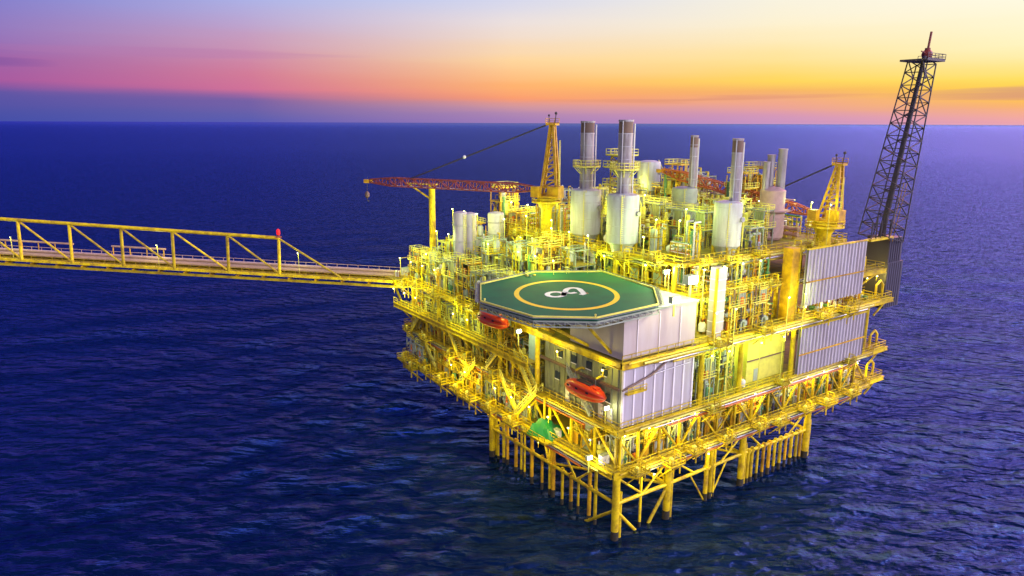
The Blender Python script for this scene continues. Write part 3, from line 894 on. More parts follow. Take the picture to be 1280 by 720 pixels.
# ------------------------------------------------------------------ exhaust silencers and stacks
def silencer(label, a, b, z, r, h, sr=0, sh=0, off=(0, 0), m='tank', collar=True):
    t = thing('exhaust_silencer', label, 'silencer', a, b, z, 0, 'white exhaust silencers on the top deck')
    MB().lathe([(r * .62, -1.6), (r * .75, -.4), (r, .15), (r, h * .52), (r * 1.02, h * .52), (r * 1.02, h * .545), (r, h * .545), (r, h - .5), (r * .94, h - .1), (r * .45, h + .15)], 32).build('shell', m, t, True)
    for zz in (h * .18, h * .36, h * .72, h * .88):
        MB().lathe([(r * 1.012, zz), (r * 1.012, zz + .1)], 32).build('seam_band', m, t, True)
    MB().tube((r * .3, -r - .02, h * .62), (r * .3, -r - .35, h * .62), .42, 12).build('manway', 'steel', t, True)
    MB().path([(r * .7, -r * .85, 0), (r * .7, -r * .85, h * .8), (r * .5, -r * .6, h + .3)], .11, 6).build('pipe', 'paleyellow', t, True)
    for k in range(4):
        an = PI / 4 + k * PI / 2
        MB().bar((r * .9 * math.cos(an), r * .9 * math.sin(an), -1.6), (r * .9 * math.cos(an), r * .9 * math.sin(an), .4), .3).build('support', 'yellow', t)
    MB().ladder(-r * .72, -r * .74, 0, h, 'x').build('ladder', 'paleyellow', t)
    if sr:
        x, y = off
        s = MB().lathe([(sr, h), (sr, h + sh - .3), (sr * 1.08, h + sh - .3), (sr * 1.08, h + sh), (sr * .9, h + sh)], 24, (x, y, 0)).build('stack', 'stack', t, True)
        MB().lathe([(sr * 1.012, h + sh - 2.2), (sr * 1.012, h + sh - .35)], 24, (x, y, 0)).build('soot_band', 'brown', s, True)
        for z0 in np.arange(h + 1.5, h + sh - .5, 2.1):
            MB().lathe([(sr * 1.05, z0), (sr * 1.05, z0 + .14)], 24, (x, y, 0)).build('band', 'steel', s)
        MB().tube((x + sr * 1.2, y - sr * .5, h), (x + sr * 1.2, y - sr * .5, h + sh - .6), .14, 6).build('drain_pipe', 'white', s)
        MB().tube((x - sr * 1.15, y - sr * .6, h), (x - sr * 1.15, y - sr * .6, h + sh - .2), .11, 6).build('drain_pipe', 'steel', s)
        if collar:
            zc = h + sh * .33
            mb = MB().ring(sr * 1.02, sr + 1.3, zc, zc + .1, 20, (x, y, 0))
            for k in range(8):
                an, an2 = 2 * PI * k / 8, 2 * PI * (k + 1) / 8
                p, q = (x + (sr + 1.25) * math.cos(an), y + (sr + 1.25) * math.sin(an), zc + .1), (x + (sr + 1.25) * math.cos(an2), y + (sr + 1.25) * math.sin(an2), zc + .1)
                mb.rail([p, q], 1.1, 1.2)
                mb.bar((x + sr * math.cos(an), y + sr * math.sin(an), zc - 1.2), p, .1)
            mb.build('service_platform', 'paleyellow', t)
    return t


silencer('white exhaust silencer with tall stack second from the boom crane, behind the helideck', 18.0, 19.8, 40, 2.72, 8.3, 1.18, 12.2)
silencer('white exhaust silencer with tall stack nearest the boom crane mast', 19.3, 31.0, 40, 2.78, 8.2, 1.22, 12.1)
silencer('white exhaust silencer with slim stack beside the grey duct', 30.3, 7.7, 40, 2.3, 7.4, .85, 10.2, (.9, -.3), collar=False)
silencer('greyish silencer with slim tan stack behind the red crane boom', 37.5, 23.8, 40, 2.4, 8.2, .7, 9.6, (1.0, -.8), 'greyg', collar=False)
a5 = pix(810, 238, 45.0)
silencer('small white silencer without stack standing high behind the others', *a5, 45.0, 2.6, 6.6)
mb = thing('silencer_tower', 'yellow support tower under the high small silencer', 'tower', *a5, ZU)
MB().lattice((0, 0, 0), (0, 0, 9.4), 5, 5, 4, .2, side=(1, 0, 0)).build('frame', 'yellow', mb)
# pink stack group
ps = pix(962, 290, 40)
t = thing('stack_group', 'three pinkish grey stacks on a primer coloured drum between two cranes', 'stack', ps[0], ps[1], 38.7)
MB().lathe([(2.0, 0), (2.4, .5), (2.4, 5.0), (2.6, 5.1), (2.6, 5.4), (2.3, 5.6), (2.3, 9.2), (1.0, 9.8)], 24).build('drum', 'pink', t, True)
for x, y, h, r in ((-1.5, .7, 14.2, .62), (0, .9, 15.4, .7), (1.35, -.5, 16.5, .8)):
    MB().lathe([(r, 8.5), (r, h), (r * 1.1, h), (r * 1.1, h + .25)], 16, (x, y, 0)).build('stack', 'stack', t, True)
MB().ring(2.4, 3.5, 5.4, 5.5, 20).build('service_platform', 'pink', t)


# ------------------------------------------------------------------ cranes
def crane(name_label, a, b, z0, zt, ang, mast_h, boom_len, boom_m, mast_m, mast_w=1.8, ped_r=1.1, boom_z=1.6, droop=0.0, pend=0.72, boom_w=1.7, back=.0):
    """pedestal with slewing platform, A-mast, lattice boom along local +x, pendants"""
    t = thing('pedestal_crane', name_label, 'crane', a, b, z0, ang)
    H = zt - z0
    MB().lathe([(ped_r * 1.15, 0), (ped_r, .5), (ped_r, H - 2.2), (ped_r * 1.7, H - .8), (ped_r * 1.7, H)], 20).build('pedestal', 'yellow', t, True)
    mb = MB().ring(ped_r * 1.2, ped_r * 2.6, H - .9, H - .75, 24)
    for k in range(12):
        an, an2 = 2 * PI * k / 12, 2 * PI * (k + 1) / 12
        rr = ped_r * 2.55
        mb.rail([(rr * math.cos(an), rr * math.sin(an), H - .75), (rr * math.cos(an2), rr * math.sin(an2), H - .75)], 1.1, 1.2)
    mb.build('gallery', 'yellow', t)
    hs = MB().box(-3.0, 1.6, -1.5, 1.5, H + .05, H + .5); hs.box(-3.0, -.6, -1.3, 1.3, H + .5, H + 2.3)
    hs.build('machinery_house', mast_m, t)
    cb = MB().box(.4, 2.0, 1.55, 3.0, H + .3, H + 2.3).build('cab', mast_m, t)
    MB().box(2.0, 2.06, 1.7, 2.85, H + 1.0, H + 2.1).build('window', 'glass', cb)
    top = (-1.0 - back, 0, H + mast_h)
    mb = MB()
    for s in (-1, 1):
        mb.bar((1.0, s * mast_w * .6, H + .5), (top[0] + .3, s * mast_w * .3, top[2]), .36)
        mb.bar((-2.4, s * mast_w * .6, H + .5), (top[0] - .3, s * mast_w * .3, top[2]), .42)
        for k in range(9):
            f, f2 = k / 9, (k + 1) / 9
            pa = Vector((1.0, s * mast_w * .6, H + .5)).lerp(Vector((top[0] + .3, s * mast_w * .3, top[2])), f)
            pb = Vector((-2.4, s * mast_w * .6, H + .5)).lerp(Vector((top[0] - .3, s * mast_w * .3, top[2])), f2)
            pc = Vector((-2.4, s * mast_w * .6, H + .5)).lerp(Vector((top[0] - .3, s * mast_w * .3, top[2])), f)
            mb.bar(pa, pb, .16); mb.bar(pa, pc, .14)
    for k in range(1, 9):
        f = k / 9
        p = Vector((-2.4, mast_w * .6, H + .5)).lerp(Vector((top[0] - .3, mast_w * .3, top[2])), f); mb.bar(p, (p.x, -p.y, p.z), .16)
        p = Vector((1.0, mast_w * .6, H + .5)).lerp(Vector((top[0] + .3, mast_w * .3, top[2])), f); mb.bar(p, (p.x, -p.y, p.z), .16)
    ms_ = mb.build('mast', mast_m, t)
    hb = MB().box(top[0] - 1.0, top[0] + 1.0, -.9, .9, top[2], top[2] + .35)
    hb.rail([(top[0] - 1, -.9, top[2] + .35), (top[0] + 1, -.9, top[2] + .35), (top[0] + 1, .9, top[2] + .35)], .9, 1.0)
    hb.build('mast_head', mast_m, ms_)
    MB().tube((top[0] - .5, 0, top[2] + .3), (top[0] - .7, 0, top[2] + 2.0), .09, 6).ball((top[0] - .7, 0, top[2] + 2.2), .28).tube((top[0] + .6, .3, top[2] + .3), (top[0] + .6, .3, top[2] + 1.6), .07, 6).ball((top[0] + .6, .3, top[2] + 1.8), .22).build('beacon', 'dark', ms_)
    MB().ladder(-2.6, 0, H + .5, H + mast_h * .8, 'y').build('ladder', 'paleyellow', ms_)
    zr = H + boom_z
    end = (2.0 + boom_len, 0, zr - droop)
    pz_ = lambda f: (2.0 + boom_len * f, 0, zr - droop * f)
    bm = MB().lattice((1.6, 0, zr), pz_(.12), .6, boom_w, 2, .13, side=(0, 1, 0))
    bm.lattice(pz_(.12), pz_(.86), boom_w, boom_w, max(6, int(boom_len * .74 / 1.6)), .13, side=(0, 1, 0))
    bm.lattice(pz_(.86), end, boom_w, .7, 3, .13, side=(0, 1, 0))
    bo = bm.build('boom', boom_m, t)
    MB().box(2.0 + boom_len * .12, 2.0 + boom_len * .86, -.32, .32, zr - droop * .5 - boom_w / 2 + .02 - .1, zr - droop * .5 - boom_w / 2 + .08).build('boom_walkway', 'white' if boom_m == 'redsteel' else 'tan', bo)
    tp = MB().box(end[0] - .4, end[0] + 1.6, -.35, .35, end[2] - .5, end[2] + .25); tp.build('boom_tip', 'deepyellow', bo)
    for s in (-.5, .5):
        MB().tube((top[0] + .8, s, top[2] + .2), (2.0 + boom_len * pend, s, zr - droop * pend + .8), .075, 6).build('pendant_line', 'dark', t)
    return t, H, zr, end


# boom crane on the bridge side
LC = pix(683, 262, 43.6)
zroot = 47.4
tip = pix(463, 223, zroot + .6)
angL = math.atan2(tip[1] - LC[1], tip[0] - LC[0])
lenL = math.hypot(tip[1] - LC[1], tip[0] - LC[0]) - 2.0
t, H_, zr_, end_ = crane('pedestal crane with long red boom laid level towards the bridge', LC[0], LC[1], ZU + .05, zroot - 1.5, angL, 13.6, lenL, 'redsteel', 'deepyellow', 1.25, pend=.74, boom_w=1.7)
hx = (tip[0], tip[1])
hk = thing('hook_block', 'small dark hook block hanging below the tip of the long red boom', 'hook', *pix(459, 243, zroot - 3.6), zroot - 3.6)
MB().lathe([(.1, -.9), (.5, -.5), (.55, .2), (.3, .6), (.05, .8)], 10).build('block', 'brown', hk, True)
MB().tube((0, 0, .7), (.2, 0, 4.0), .05, 6).build('wire', 'dark', hk)
MB().path([(0, 0, -.9), (0, 0, -1.3), (.3, 0, -1.6), (.5, 0, -1.3)], .09, 6).build('hook', 'dark', hk)
bl_ = tag(MB().ball((0, 0, 0), .34, 14, 8).build('marker_ball', 'white', None, True), 'white marker ball on the pendant line of the long boom crane', 'marker ball')
lx0, lz0, lx1, lz1 = -.2, H_ + 13.8, 2.0 + lenL * .74, zr_ + .8
fx_ = .57; lx_ = lx0 + (lx1 - lx0) * fx_
bl_.location = w(LC[0] + math.cos(angL) * lx_ - math.sin(angL) * .5, LC[1] + math.sin(angL) * lx_ + math.cos(angL) * .5, ZU + .05 + lz0 + (lz1 - lz0) * fx_)
# boom rest
br = pix(541, 300, 34.0)
t = thing('boom_rest', 'yellow post with side strut holding up the long red boom', 'post', br[0], br[1], ZX)
zt_ = zroot - .95 - ZX
MB().tube((0, 0, 0), (0, 0, zt_), .72, 14).build('post', 'yellow', t, True)
cr_ = math.cos(angL); sr_ = math.sin(angL)
MB().tube((0, 0, zt_ - 3.4), (cr_ * 6.2, sr_ * 6.2, zt_ - .1), .2, 8).build('strut', 'yellow', t, True)
MB().bar((cr_ * -1.2, sr_ * -1.2, zt_ + .05), (cr_ * 7.0, sr_ * 7.0, zt_ + .05), 1.2, .25).build('saddle', 'yellow', t)
mb = MB().ring(.72, 1.7, 1.8, 1.95, 16); mb.build('gallery', 'yellow', t)

cbp = pix(946, 246, 42.5)
t = thing('crane_cab', 'bright red frame cab with dark window standing before the pink stacks', 'cab', cbp[0], cbp[1], ZT, .3)
MB().box(-1.1, 1.1, -1.0, 1.0, 0, 1.6).build('base', 'yellow', t)
mb = MB()
for x in (-1.2, 1.2):
    for y in (-1.2, 1.2): mb.bar((x, y, 1.6), (x, y, 8.6), .42)
for z in (1.8, 4.2, 8.4):
    mb.bar((-1.2, -1.2, z), (1.2, -1.2, z), .4); mb.bar((-1.2, 1.2, z), (1.2, 1.2, z), .4); mb.bar((-1.2, -1.2, z), (-1.2, 1.2, z), .4)
mb.build('frame', 'redsteel', t)
MB().box(-.95, .95, -.9, .9, 4.3, 6.6).build('cabin', 'orange', t)
MB().box(-.7, .7, -.98, -.9, 4.6, 6.3).build('window', 'glass', t)
MB().lathe([(1.3, 8.6), (.9, 9.3), (.1, 9.7)], 12).build('hood', 'green', t)

# right hand crane near the flare
QC = pix(1031, 280, 42.2)
QTZ = 50.0
qb = pix(829, 213, QTZ)
angQ = math.atan2(qb[1] - QC[1], qb[0] - QC[0]); lenQ = math.hypot(qb[1] - QC[1], qb[0] - QC[0]) - 2
t, HQ, zrQ, endQ = crane('yellow pedestal crane near the flare tower with its orange boom lying over the silencers', QC[0], QC[1], ZU + .05, 42.6, angQ, 10.2, lenQ, 'orange', 'deepyellow', 2.0, 1.3, 1.2, 42.6 + 1.2 - QTZ, .30, 1.7, .6)
f_ = .70
bx_, by_ = QC[0] + math.cos(angQ) * (2 + lenQ * f_), QC[1] + math.sin(angQ) * (2 + lenQ * f_)
t = thing('boom_rest', 'pinkish lattice post holding up the orange boom between the silencers', 'post', bx_, by_, ZT)
zb_ = 43.8 + (QTZ - 43.8) * f_ - ZT - 1.0
MB().lattice((0, 0, 0), (0, 0, zb_), 1.3, 1.3, 5, .12, side=(1, 0, 0)).build('post', 'pink', t)
MB().box(-1.3, 1.3, -1.3, 1.3, zb_, zb_ + .2).build('saddle', 'orange', t)

# ------------------------------------------------------------------ flare tower
FB = (73.6, 3.8)
t = thing('flare_tower', 'dark lattice flare tower leaning outward above the sunset horizon', 'flare tower', FB[0], FB[1], 26)
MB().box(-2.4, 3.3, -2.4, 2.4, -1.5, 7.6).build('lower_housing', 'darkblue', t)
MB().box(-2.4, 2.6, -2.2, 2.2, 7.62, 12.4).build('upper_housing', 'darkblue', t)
mb = MB()
for x in np.arange(-2.3, 3.1, .8): mb.box(x, x + .18, -2.48, -2.4, -1.4, 7.5)
for x in np.arange(-2.3, 2.4, .8): mb.box(x, x + .22, -2.32, -2.2, 7.7, 12.3)
mb.build('cladding_rib', 'dark', t)
def onplane(x, y, b):
    lo, hi = 20.0, 140.0
    # a,z on the vertical plane b=const seen through survey pixel
    zlo, zhi = -40.0, 59.0
    for _ in range(60):
        zm = (zlo + zhi) / 2
        if pix(x, y, zm)[1] > b: zlo = zm
        else: zhi = zm
    return pix(x, y, zm)[0], zm
TOPA = (80.0 - FB[0], .3, 45.6)
BASE = (-1.7, 0, 12.2)
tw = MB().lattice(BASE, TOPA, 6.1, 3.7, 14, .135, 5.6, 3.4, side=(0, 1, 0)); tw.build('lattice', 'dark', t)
mb = MB()
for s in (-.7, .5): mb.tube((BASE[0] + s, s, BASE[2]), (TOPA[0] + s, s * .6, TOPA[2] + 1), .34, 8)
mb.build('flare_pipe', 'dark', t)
lp = MB(); 
for s in (-.3, .3): lp.bar((BASE[0] - 1.0, -2.6 + s, 12), (BASE[0] + 2.6, -2.2 + s, 23), .1)
lp.build('ladder', 'deepyellow', t)
mb = MB().box(TOPA[0] - 3.9, TOPA[0] + 2.8, -2.6, 2.6, TOPA[2], TOPA[2] + .35)
mb.rail([(TOPA[0] - 3.9, -2.6, TOPA[2] + .35), (TOPA[0] + 2.8, -2.6, TOPA[2] + .35), (TOPA[0] + 2.8, 2.6, TOPA[2] + .35)], 1.0, 1.4)
mb.bar((TOPA[0] - 3.6, -1.6, TOPA[2]), (TOPA[0] - 1.8, -1.6, TOPA[2] - 3.2), .3)
mb.build('head_platform', 'dark', t)
mb = MB().tube((TOPA[0] + .9, 0, TOPA[2]), (TOPA[0] + .9, 0, TOPA[2] + 2.6), .5, 10).ball((TOPA[0] + .9, 0, TOPA[2] + 1.4), 1.0)
mb.tube((TOPA[0] + 1.0, 0, TOPA[2] + 2.4), (TOPA[0] + 1.5, 0, TOPA[2] + 5.6), .22, 8); mb.bar((TOPA[0] - 1.4, 0, TOPA[2] + 1.9), (TOPA[0] + 2.6, 0, TOPA[2] + 1.5), .18)
mb.build('flare_tip', 'redsteel', t)
mb = MB()
for k in range(5): mb.tube((-9.5 + k * 1.6, -2.4, 13), (-9.5 + k * 1.6, -2.4, 16.2 + (k % 2)), .14, 6)
t2 = thing('vent_pipe_row', 'row of short dark vent pipes at the foot of the flare tower', 'pipes', FB[0], FB[1], 26)
mb.build('pipe', 'dark', t2)
MB().box(-10.5, -2.6, -3, -1.8, 12.6, 13.0).build('base', 'yellow', t2)

# ------------------------------------------------------------------ bridge
P1 = Vector((*w(*pix(505, 350.5, 26.6), 26.6),))
dirn = None
c_dep = 0.97
pr0 = pix(0, 321.5, 30.2); P0 = w(pr0[0], pr0[1], 30.2)
vec = P1 - P0; Lb = vec.length
tb = bpy.data.objects.new('access_bridge', None); col.objects.link(tb)
tb.location = P1; tb.rotation_euler = (0, -math.asin(-vec.z / Lb) * -1, math.atan2(-vec.y, -vec.x))
tb.rotation_mode = 'QUATERNION'
xa = (-vec).normalized(); ya = Vector((0, 0, 1)).cross(xa).normalized(); za = xa.cross(ya)
tb.rotation_quaternion = Matrix((xa, ya, za)).transposed().to_quaternion()
tag(tb, 'long yellow truss bridge carrying pipes from beyond the frame to the platform', 'bridge')
# local +x runs away from the platform; camera side is +y or -y
side = 1 if (w(0, 0) - P1).dot(ya) > 0 else -1
camside = 1 if (Vector((0, 0, 0)) - P1).dot(ya) > 0 else -1
c = camside
EXT = Lb * 1.45
BW = 7.0
kx = Lb / 505.0
posts = [(505 - x) * kx * f for x, f in ((353, 1.0), (290, 1.0), (222, 1.0), (158, 1.0), (93, 1.0), (28, 1.0))]
sp = posts[-1] - posts[-2]
while posts[-1] + sp < EXT: posts.append(posts[-1] + sp)
hgt = lambda x: 7.4 + 1.3 * x / Lb
MB().bar((0, 0, -.4), (EXT, 0, -.4), .55, .55).build('bottom_chord', 'yellow', tb)
MB().bar((0, 0, -1.5), (EXT, 0, -1.5), .5, .5).build('bottom_chord', 'yellow', tb)
MB().ibeam((0, -c * BW, -.8), (EXT, -c * BW, -.8), .5, 1.2).build('far_girder', 'yellow', tb)
MB().tube((posts[0] - .2, 0, hgt(posts[0])), (EXT, 0, hgt(EXT)), .38, 10).build('top_chord', 'yellow', tb, True)
for i, x in enumerate(posts):
    MB().tube((x, 0, -.4), (x, 0, hgt(x)), .33, 10).build('post', 'yellow', tb, True)
    xl = posts[i - 1] if i else posts[0] - sp * 1.15
    MB().tube((x, 0, hgt(x) - .1), (xl, 0, -.1), .22, 8).build('diagonal', 'yellow', tb, True)
for x in np.arange(2, EXT, sp / 2):
    MB().bar((x, 0, -1.2), (x, -c * BW, -1.2), .3, .5).build('floor_beam', 'deepyellow', tb)
MB().box(0, EXT, min(-c * .5, -c * 3.0), max(-c * .5, -c * 3.0), -.62, -.5).build('walkway', 'grate', tb)
for k, (yy, rr, mm, zz) in enumerate(((3.4, .30, 'tan', .2), (4.1, .24, 'pink', .2), (4.8, .32, 'tan', .3), (5.5, .22, 'pink', .15), (6.2, .28, 'tan', .25), (4.4, .2, 'tan', .8), (5.1, .22, 'pink', .85), (5.9, .16, 'white', .75))):
    MB().tube((0, -c * yy, zz), (EXT, -c * yy, zz), rr, 8).build('pipe', mm, tb, True)
for x in np.arange(1, EXT, 4.0):
    MB().bar((x, -c * 3.1, -.1), (x, -c * 6.6, -.1), .2, .3).build('pipe_support', 'brown', tb)
MB().rail([(0, -c * BW, -.2), (EXT, -c * BW, -.2)], 1.5, 2.4, .05).build('railing', 'tan', tb)
MB().rail([(0, -c * .35, -.5), (EXT, -c * .35, -.5)], 1.1, 2.4, .04).build('railing', 'yellow', tb)
# upper pipe run on stools along the far side
for x0, x1 in ((Lb * .62, Lb * .76), (Lb * .86, EXT)):
    MB().tube((x0, -c * 6.6, 2.6), (x1, -c * 6.6, 2.6), .22, 8).build('pipe', 'tan', tb, True)
    for x in np.arange(x0 + .5, x1, 4): MB().bar((x, -c * 6.6, 0), (x, -c * 6.6, 2.6), .16).build('pipe_support', 'deepyellow', tb)
bb = thing('warning_beacon', 'small red beacon on the end post of the bridge truss', 'beacon', 0, 0, 0)
bb.location = tb.matrix_basis @ Vector((posts[0], 0, hgt(posts[0]) + .35))
MB().lathe([(.3, 0), (.3, .3), (.18, .35)], 10).build('base', 'redsteel', bb)
MB().lathe([(.34, .35), (.4, .6), (.4, 1.3), (.15, 1.6)], 10).build('lamp', 'redlamp', bb, True)
MB().box(-.7, .6, -.4, .4, -.25, .0).build('bracket', 'redsteel', bb)

# ------------------------------------------------------------------ process equipment prototypes
def P_pipe_rack(c1='yellow', c2='greyg'):
    t = thing('pipe_rack', '', 'pipe rack')
    mb = MB()
    for x in (-2.6, 0, 2.6):
        for y in (-.9, .9): mb.bar((x, y, 0), (x, y, 4.4), .2)
        for z in (1.7, 2.9, 4.2): mb.bar((x, -.9, z), (x, .9, z), .18)
    for y in (-.9, .9): mb.bar((-2.6, y, 4.3), (2.6, y, 4.3), .2)
    mb.build('frame', 'yellow', t)
    for y, z, r, m_ in ((-.6, 1.95, .16, c1), (0, 1.98, .2, c2), (.5, 1.92, .13, 'white'), (-.5, 3.15, .2, c1), (.15, 3.12, .15, c2), (.6, 3.15, .18, 'steel'), (-.3, 4.5, .2, c1), (.4, 4.45, .15, 'white')):
        MB().tube((-3, y, z), (3, y, z), r, 8).build('pipe', m_, t, True)
    return t


def P_horizontal_vessel(m_='white', m2='yellow'):
    t = thing('horizontal_vessel', '', 'vessel')
    r = 1.05; L_ = 5.2
    MB().lathex([(.05, -L_ / 2 - .55), (r * .6, -L_ / 2 - .42), (r * .92, -L_ / 2 - .15), (r, -L_ / 2 + .1), (r, L_ / 2 - .1), (r * .92, L_ / 2 + .15), (r * .6, L_ / 2 + .42), (.05, L_ / 2 + .55)], 18, (0, 0, 1.9)).build('shell', m_, t, True)
    for x in (-1.6, 1.6): MB().box(x - .18, x + .18, -.95, .95, 0, 1.25).build('saddle', m2, t)
    for x in (-1.9, -.3, 1.5):
        MB().tube((x, 0, 2.8), (x, 0, 3.4), .2, 8).tube((x, 0, 3.34), (x, 0, 3.46), .34, 8).build('nozzle', m2, t)
    MB().path([(1.5, 0, 3.4), (1.5, 0, 4.0), (1.5, 1.4, 4.0), (1.5, 1.4, .3)], .14, 6).build('pipe', m2, t, True)
    return t


def P_vertical_vessel(m_='greyg', h=6.0, r=1.0):
    t = thing('vertical_vessel', '', 'vessel')
    MB().lathe([(r * .9, 0), (r * .9, .6), (r, .7), (r, h - .5), (r * .85, h - .15), (r * .5, h + .1), (.05, h + .2)], 18).build('shell', m_, t, True)
    MB().tube((0, 0, h), (0, 0, h + .7), .18, 8).path([(0, 0, h + .7), (r + .4, 0, h + .7), (r + .4, 0, .2)], .15, 6).build('pipe', 'yellow', t, True)
    mb = MB().ring(r, r + .9, h * .68, h * .68 + .08, 14)
    for k in range(7):
        an, an2 = 2 * PI * k / 8, 2 * PI * (k + 1) / 8; q = r + .85
        mb.rail([(q * math.cos(an), q * math.sin(an), h * .68), (q * math.cos(an2), q * math.sin(an2), h * .68)], 1.0, 1.2)
    mb.build('platform', 'yellow', t)
    MB().ladder(0, -r - .25, 0, h * .68, 'x').build('ladder', 'paleyellow', t)
    return t


def P_pump_skid():
    t = thing('pump_skid', '', 'pump')
    MB().box(-1.6, 1.6, -.8, .8, 0, .25).build('base', 'yellow', t)
    MB().lathex([(.3, -1.3), (.45, -1.25), (.45, -.1), (.3, -.05)], 12, (0, 0, .85)).box(-1.1, -.3, -.35, .35, .25, .5).build('motor', 'green', t, True)
    MB().lathex([(.3, .2), (.6, .3), (.6, .8), (.25, .9)], 12, (0, 0, .85)).box(.3, .9, -.3, .3, .25, .5).build('casing', 'greyg', t, True)
    MB().path([(.55, 0, 1.3), (.55, 0, 2.3), (.55, .9, 2.3), (.55, .9, .2)], .16, 6).path([(.9, 0, .85), (1.7, 0, .85)], .18, 6).build('pipe', 'yellow', t, True)
    return t


def P_valve_manifold(m_='yellow'):
    t = thing('valve_manifold', '', 'manifold')
    MB().tube((-1.8, 0, .7), (1.8, 0, .7), .22, 8).build('header', m_, t, True)
    MB().tube((-1.8, 0, 2.1), (1.8, 0, 2.1), .18, 8).build('header', 'white', t, True)
    for x in (-1.3, -.45, .45, 1.3):
        v = MB().tube((x, 0, .7), (x, 0, 2.1), .13, 8).box(x - .2, x + .2, -.2, .2, 1.2, 1.55).tube((x, -.2, 1.38), (x, -.55, 1.38), .06, 6).build('valve', m_, t)
        wl = MB().ring(.22, .3, -.03, .03, 10)
        o = MB().add([(x + p[0], -.58 + p[2], 1.38 + p[1]) for p in wl.v], wl.f).build('handwheel', 'redsteel', v)
    for x in (-1.7, 1.7): MB().bar((x, .15, 0), (x, .15, 2.3), .14).build('support', 'yellow', t)
    return t


def P_cabinet(m_='white'):
    t = thing('equipment_cabinet', '', 'cabinet')
    MB().box(-1.2, 1.2, -.6, .6, .15, 2.4).build('body', m_, t)
    for x in (-1.1, .05):
        d = MB().box(x, x + 1.05, -.66, -.6, .25, 2.25).build('door', m_, t)
        MB().box(x + .85, x + .95, -.7, -.66, 1.1, 1.4).build('handle', 'dark', d)
    MB().box(-1.3, 1.3, -.7, .7, 2.4, 2.52).build('roof', 'greyg', t)
    MB().box(-1.2, 1.2, -.6, .6, 0, .15).build('plinth', 'greyg', t)
    return t


def P_stair(h=4.6):
    t = thing('stair_flight', '', 'stairs')
    n = 16; rn = 4.4
    mb = MB()
    for k in range(n): mb.box(-.45, .45, -rn / 2 + k * rn / n, -rn / 2 + k * rn / n + .27, (k + 1) * h / n - .05, (k + 1) * h / n)
    mb.build('tread', 'grate', t)
    for x in (-.5, .5):
        MB().bar((x, -rn / 2, 0), (x, rn / 2, h), .08, .3).build('stringer', 'yellow', t)
        MB().rail([(x, -rn / 2, .1), (x, rn / 2, h + .1)], 1.0, 1.3).build('railing', 'paleyellow', t)
    MB().box(-.6, .6, rn / 2, rn / 2 + 1.2, h - .1, h).bar((0, rn / 2 + 1, 0), (0, rn / 2 + 1, h - .1), .2).build('landing', 'yellow', t)
    return t


def P_riser(h=7.5, ms=('yellow', 'white', 'greyg', 'yellow', 'orange')):
    t = thing('pipe_riser', '', 'pipes')
    for k, m_ in enumerate(ms):
        x = -1.2 + k * .58; r = (.2, .13, .24, .16, .12)[k % 5]; hh = h - (k % 3) * .9
        mb = MB().path([(x, 0, 0), (x, 0, hh), (x, .9, hh), (x, 1.5, hh)], r, 8)
        for z in (1.6, 4.2): mb.tube((x, 0, z), (x, 0, z + .16), r * 1.7, 8)
        mb.build('pipe', m_, t, True)
    mb = MB()
    for z in (1.2, 3.4, 5.6): mb.bar((-1.5, .3, z), (1.5, .3, z), .16)
    mb.bar((-1.5, .3, 0), (-1.5, .3, 6.2), .18).bar((1.5, .3, 0), (1.5, .3, 6.2), .18)
    mb.build('support', 'yellow', t)
    return t


def P_exchanger(m_='paleyellow'):
    t = thing('heat_exchanger', '', 'exchanger')
    for z in (1.0, 2.3):
        MB().lathex([(.5, -2.2), (.56, -2.1), (.56, -1.7), (.46, -1.65), (.46, 1.7), (.56, 1.75), (.56, 1.95), (.3, 2.15)], 14, (0, 0, z)).build('shell', m_, t, True)
    for x in (-1.1, 1.1): MB().box(x - .1, x + .1, -.5, .5, 0, .6).box(x - .1, x + .1, -.4, .4, .6, 1.9).build('saddle', 'yellow', t)
    MB().tube((-1.9, 0, 2.8), (-1.9, 0, 3.6), .16, 8).tube((1.2, 0, 2.7), (1.2, 0, 3.9), .16, 8).path([(1.2, 0, 3.9), (1.2, 1.2, 3.9), (1.2, 1.2, .2)], .14, 6).build('nozzle', 'white', t, True)
    return t


def P_air_cooler():
    t = thing('air_cooler', '', 'cooler')
    mb = MB()
    for x in (-2.4, 2.4):
        for y in (-1.2, 1.2): mb.bar((x, y, 0), (x, y, 2.4), .2)
    mb.bar((-2.4, -1.2, .2), (2.4, -1.2, 2.3), .14).bar((-2.4, 1.2, .2), (2.4, 1.2, 2.3), .14)
    mb.build('frame', 'yellow', t)
    MB().box(-2.6, 2.6, -1.4, 1.4, 2.4, 3.1).build('casing', 'greyg', t)
    for x in (-1.6, 0, 1.6):
        f = MB().ring(.62, .72, 3.1, 3.5, 16, (x, 0, 0)).build('fan_ring', 'paleyellow', t)
        fb = MB()
        for k in range(4):
            an = k * PI / 2; fb.bar((x, 0, 3.3), (x + .6 * math.cos(an), .6 * math.sin(an), 3.35), .16, .04)
        fb.build('fan_blade', 'dark', f)
    return t


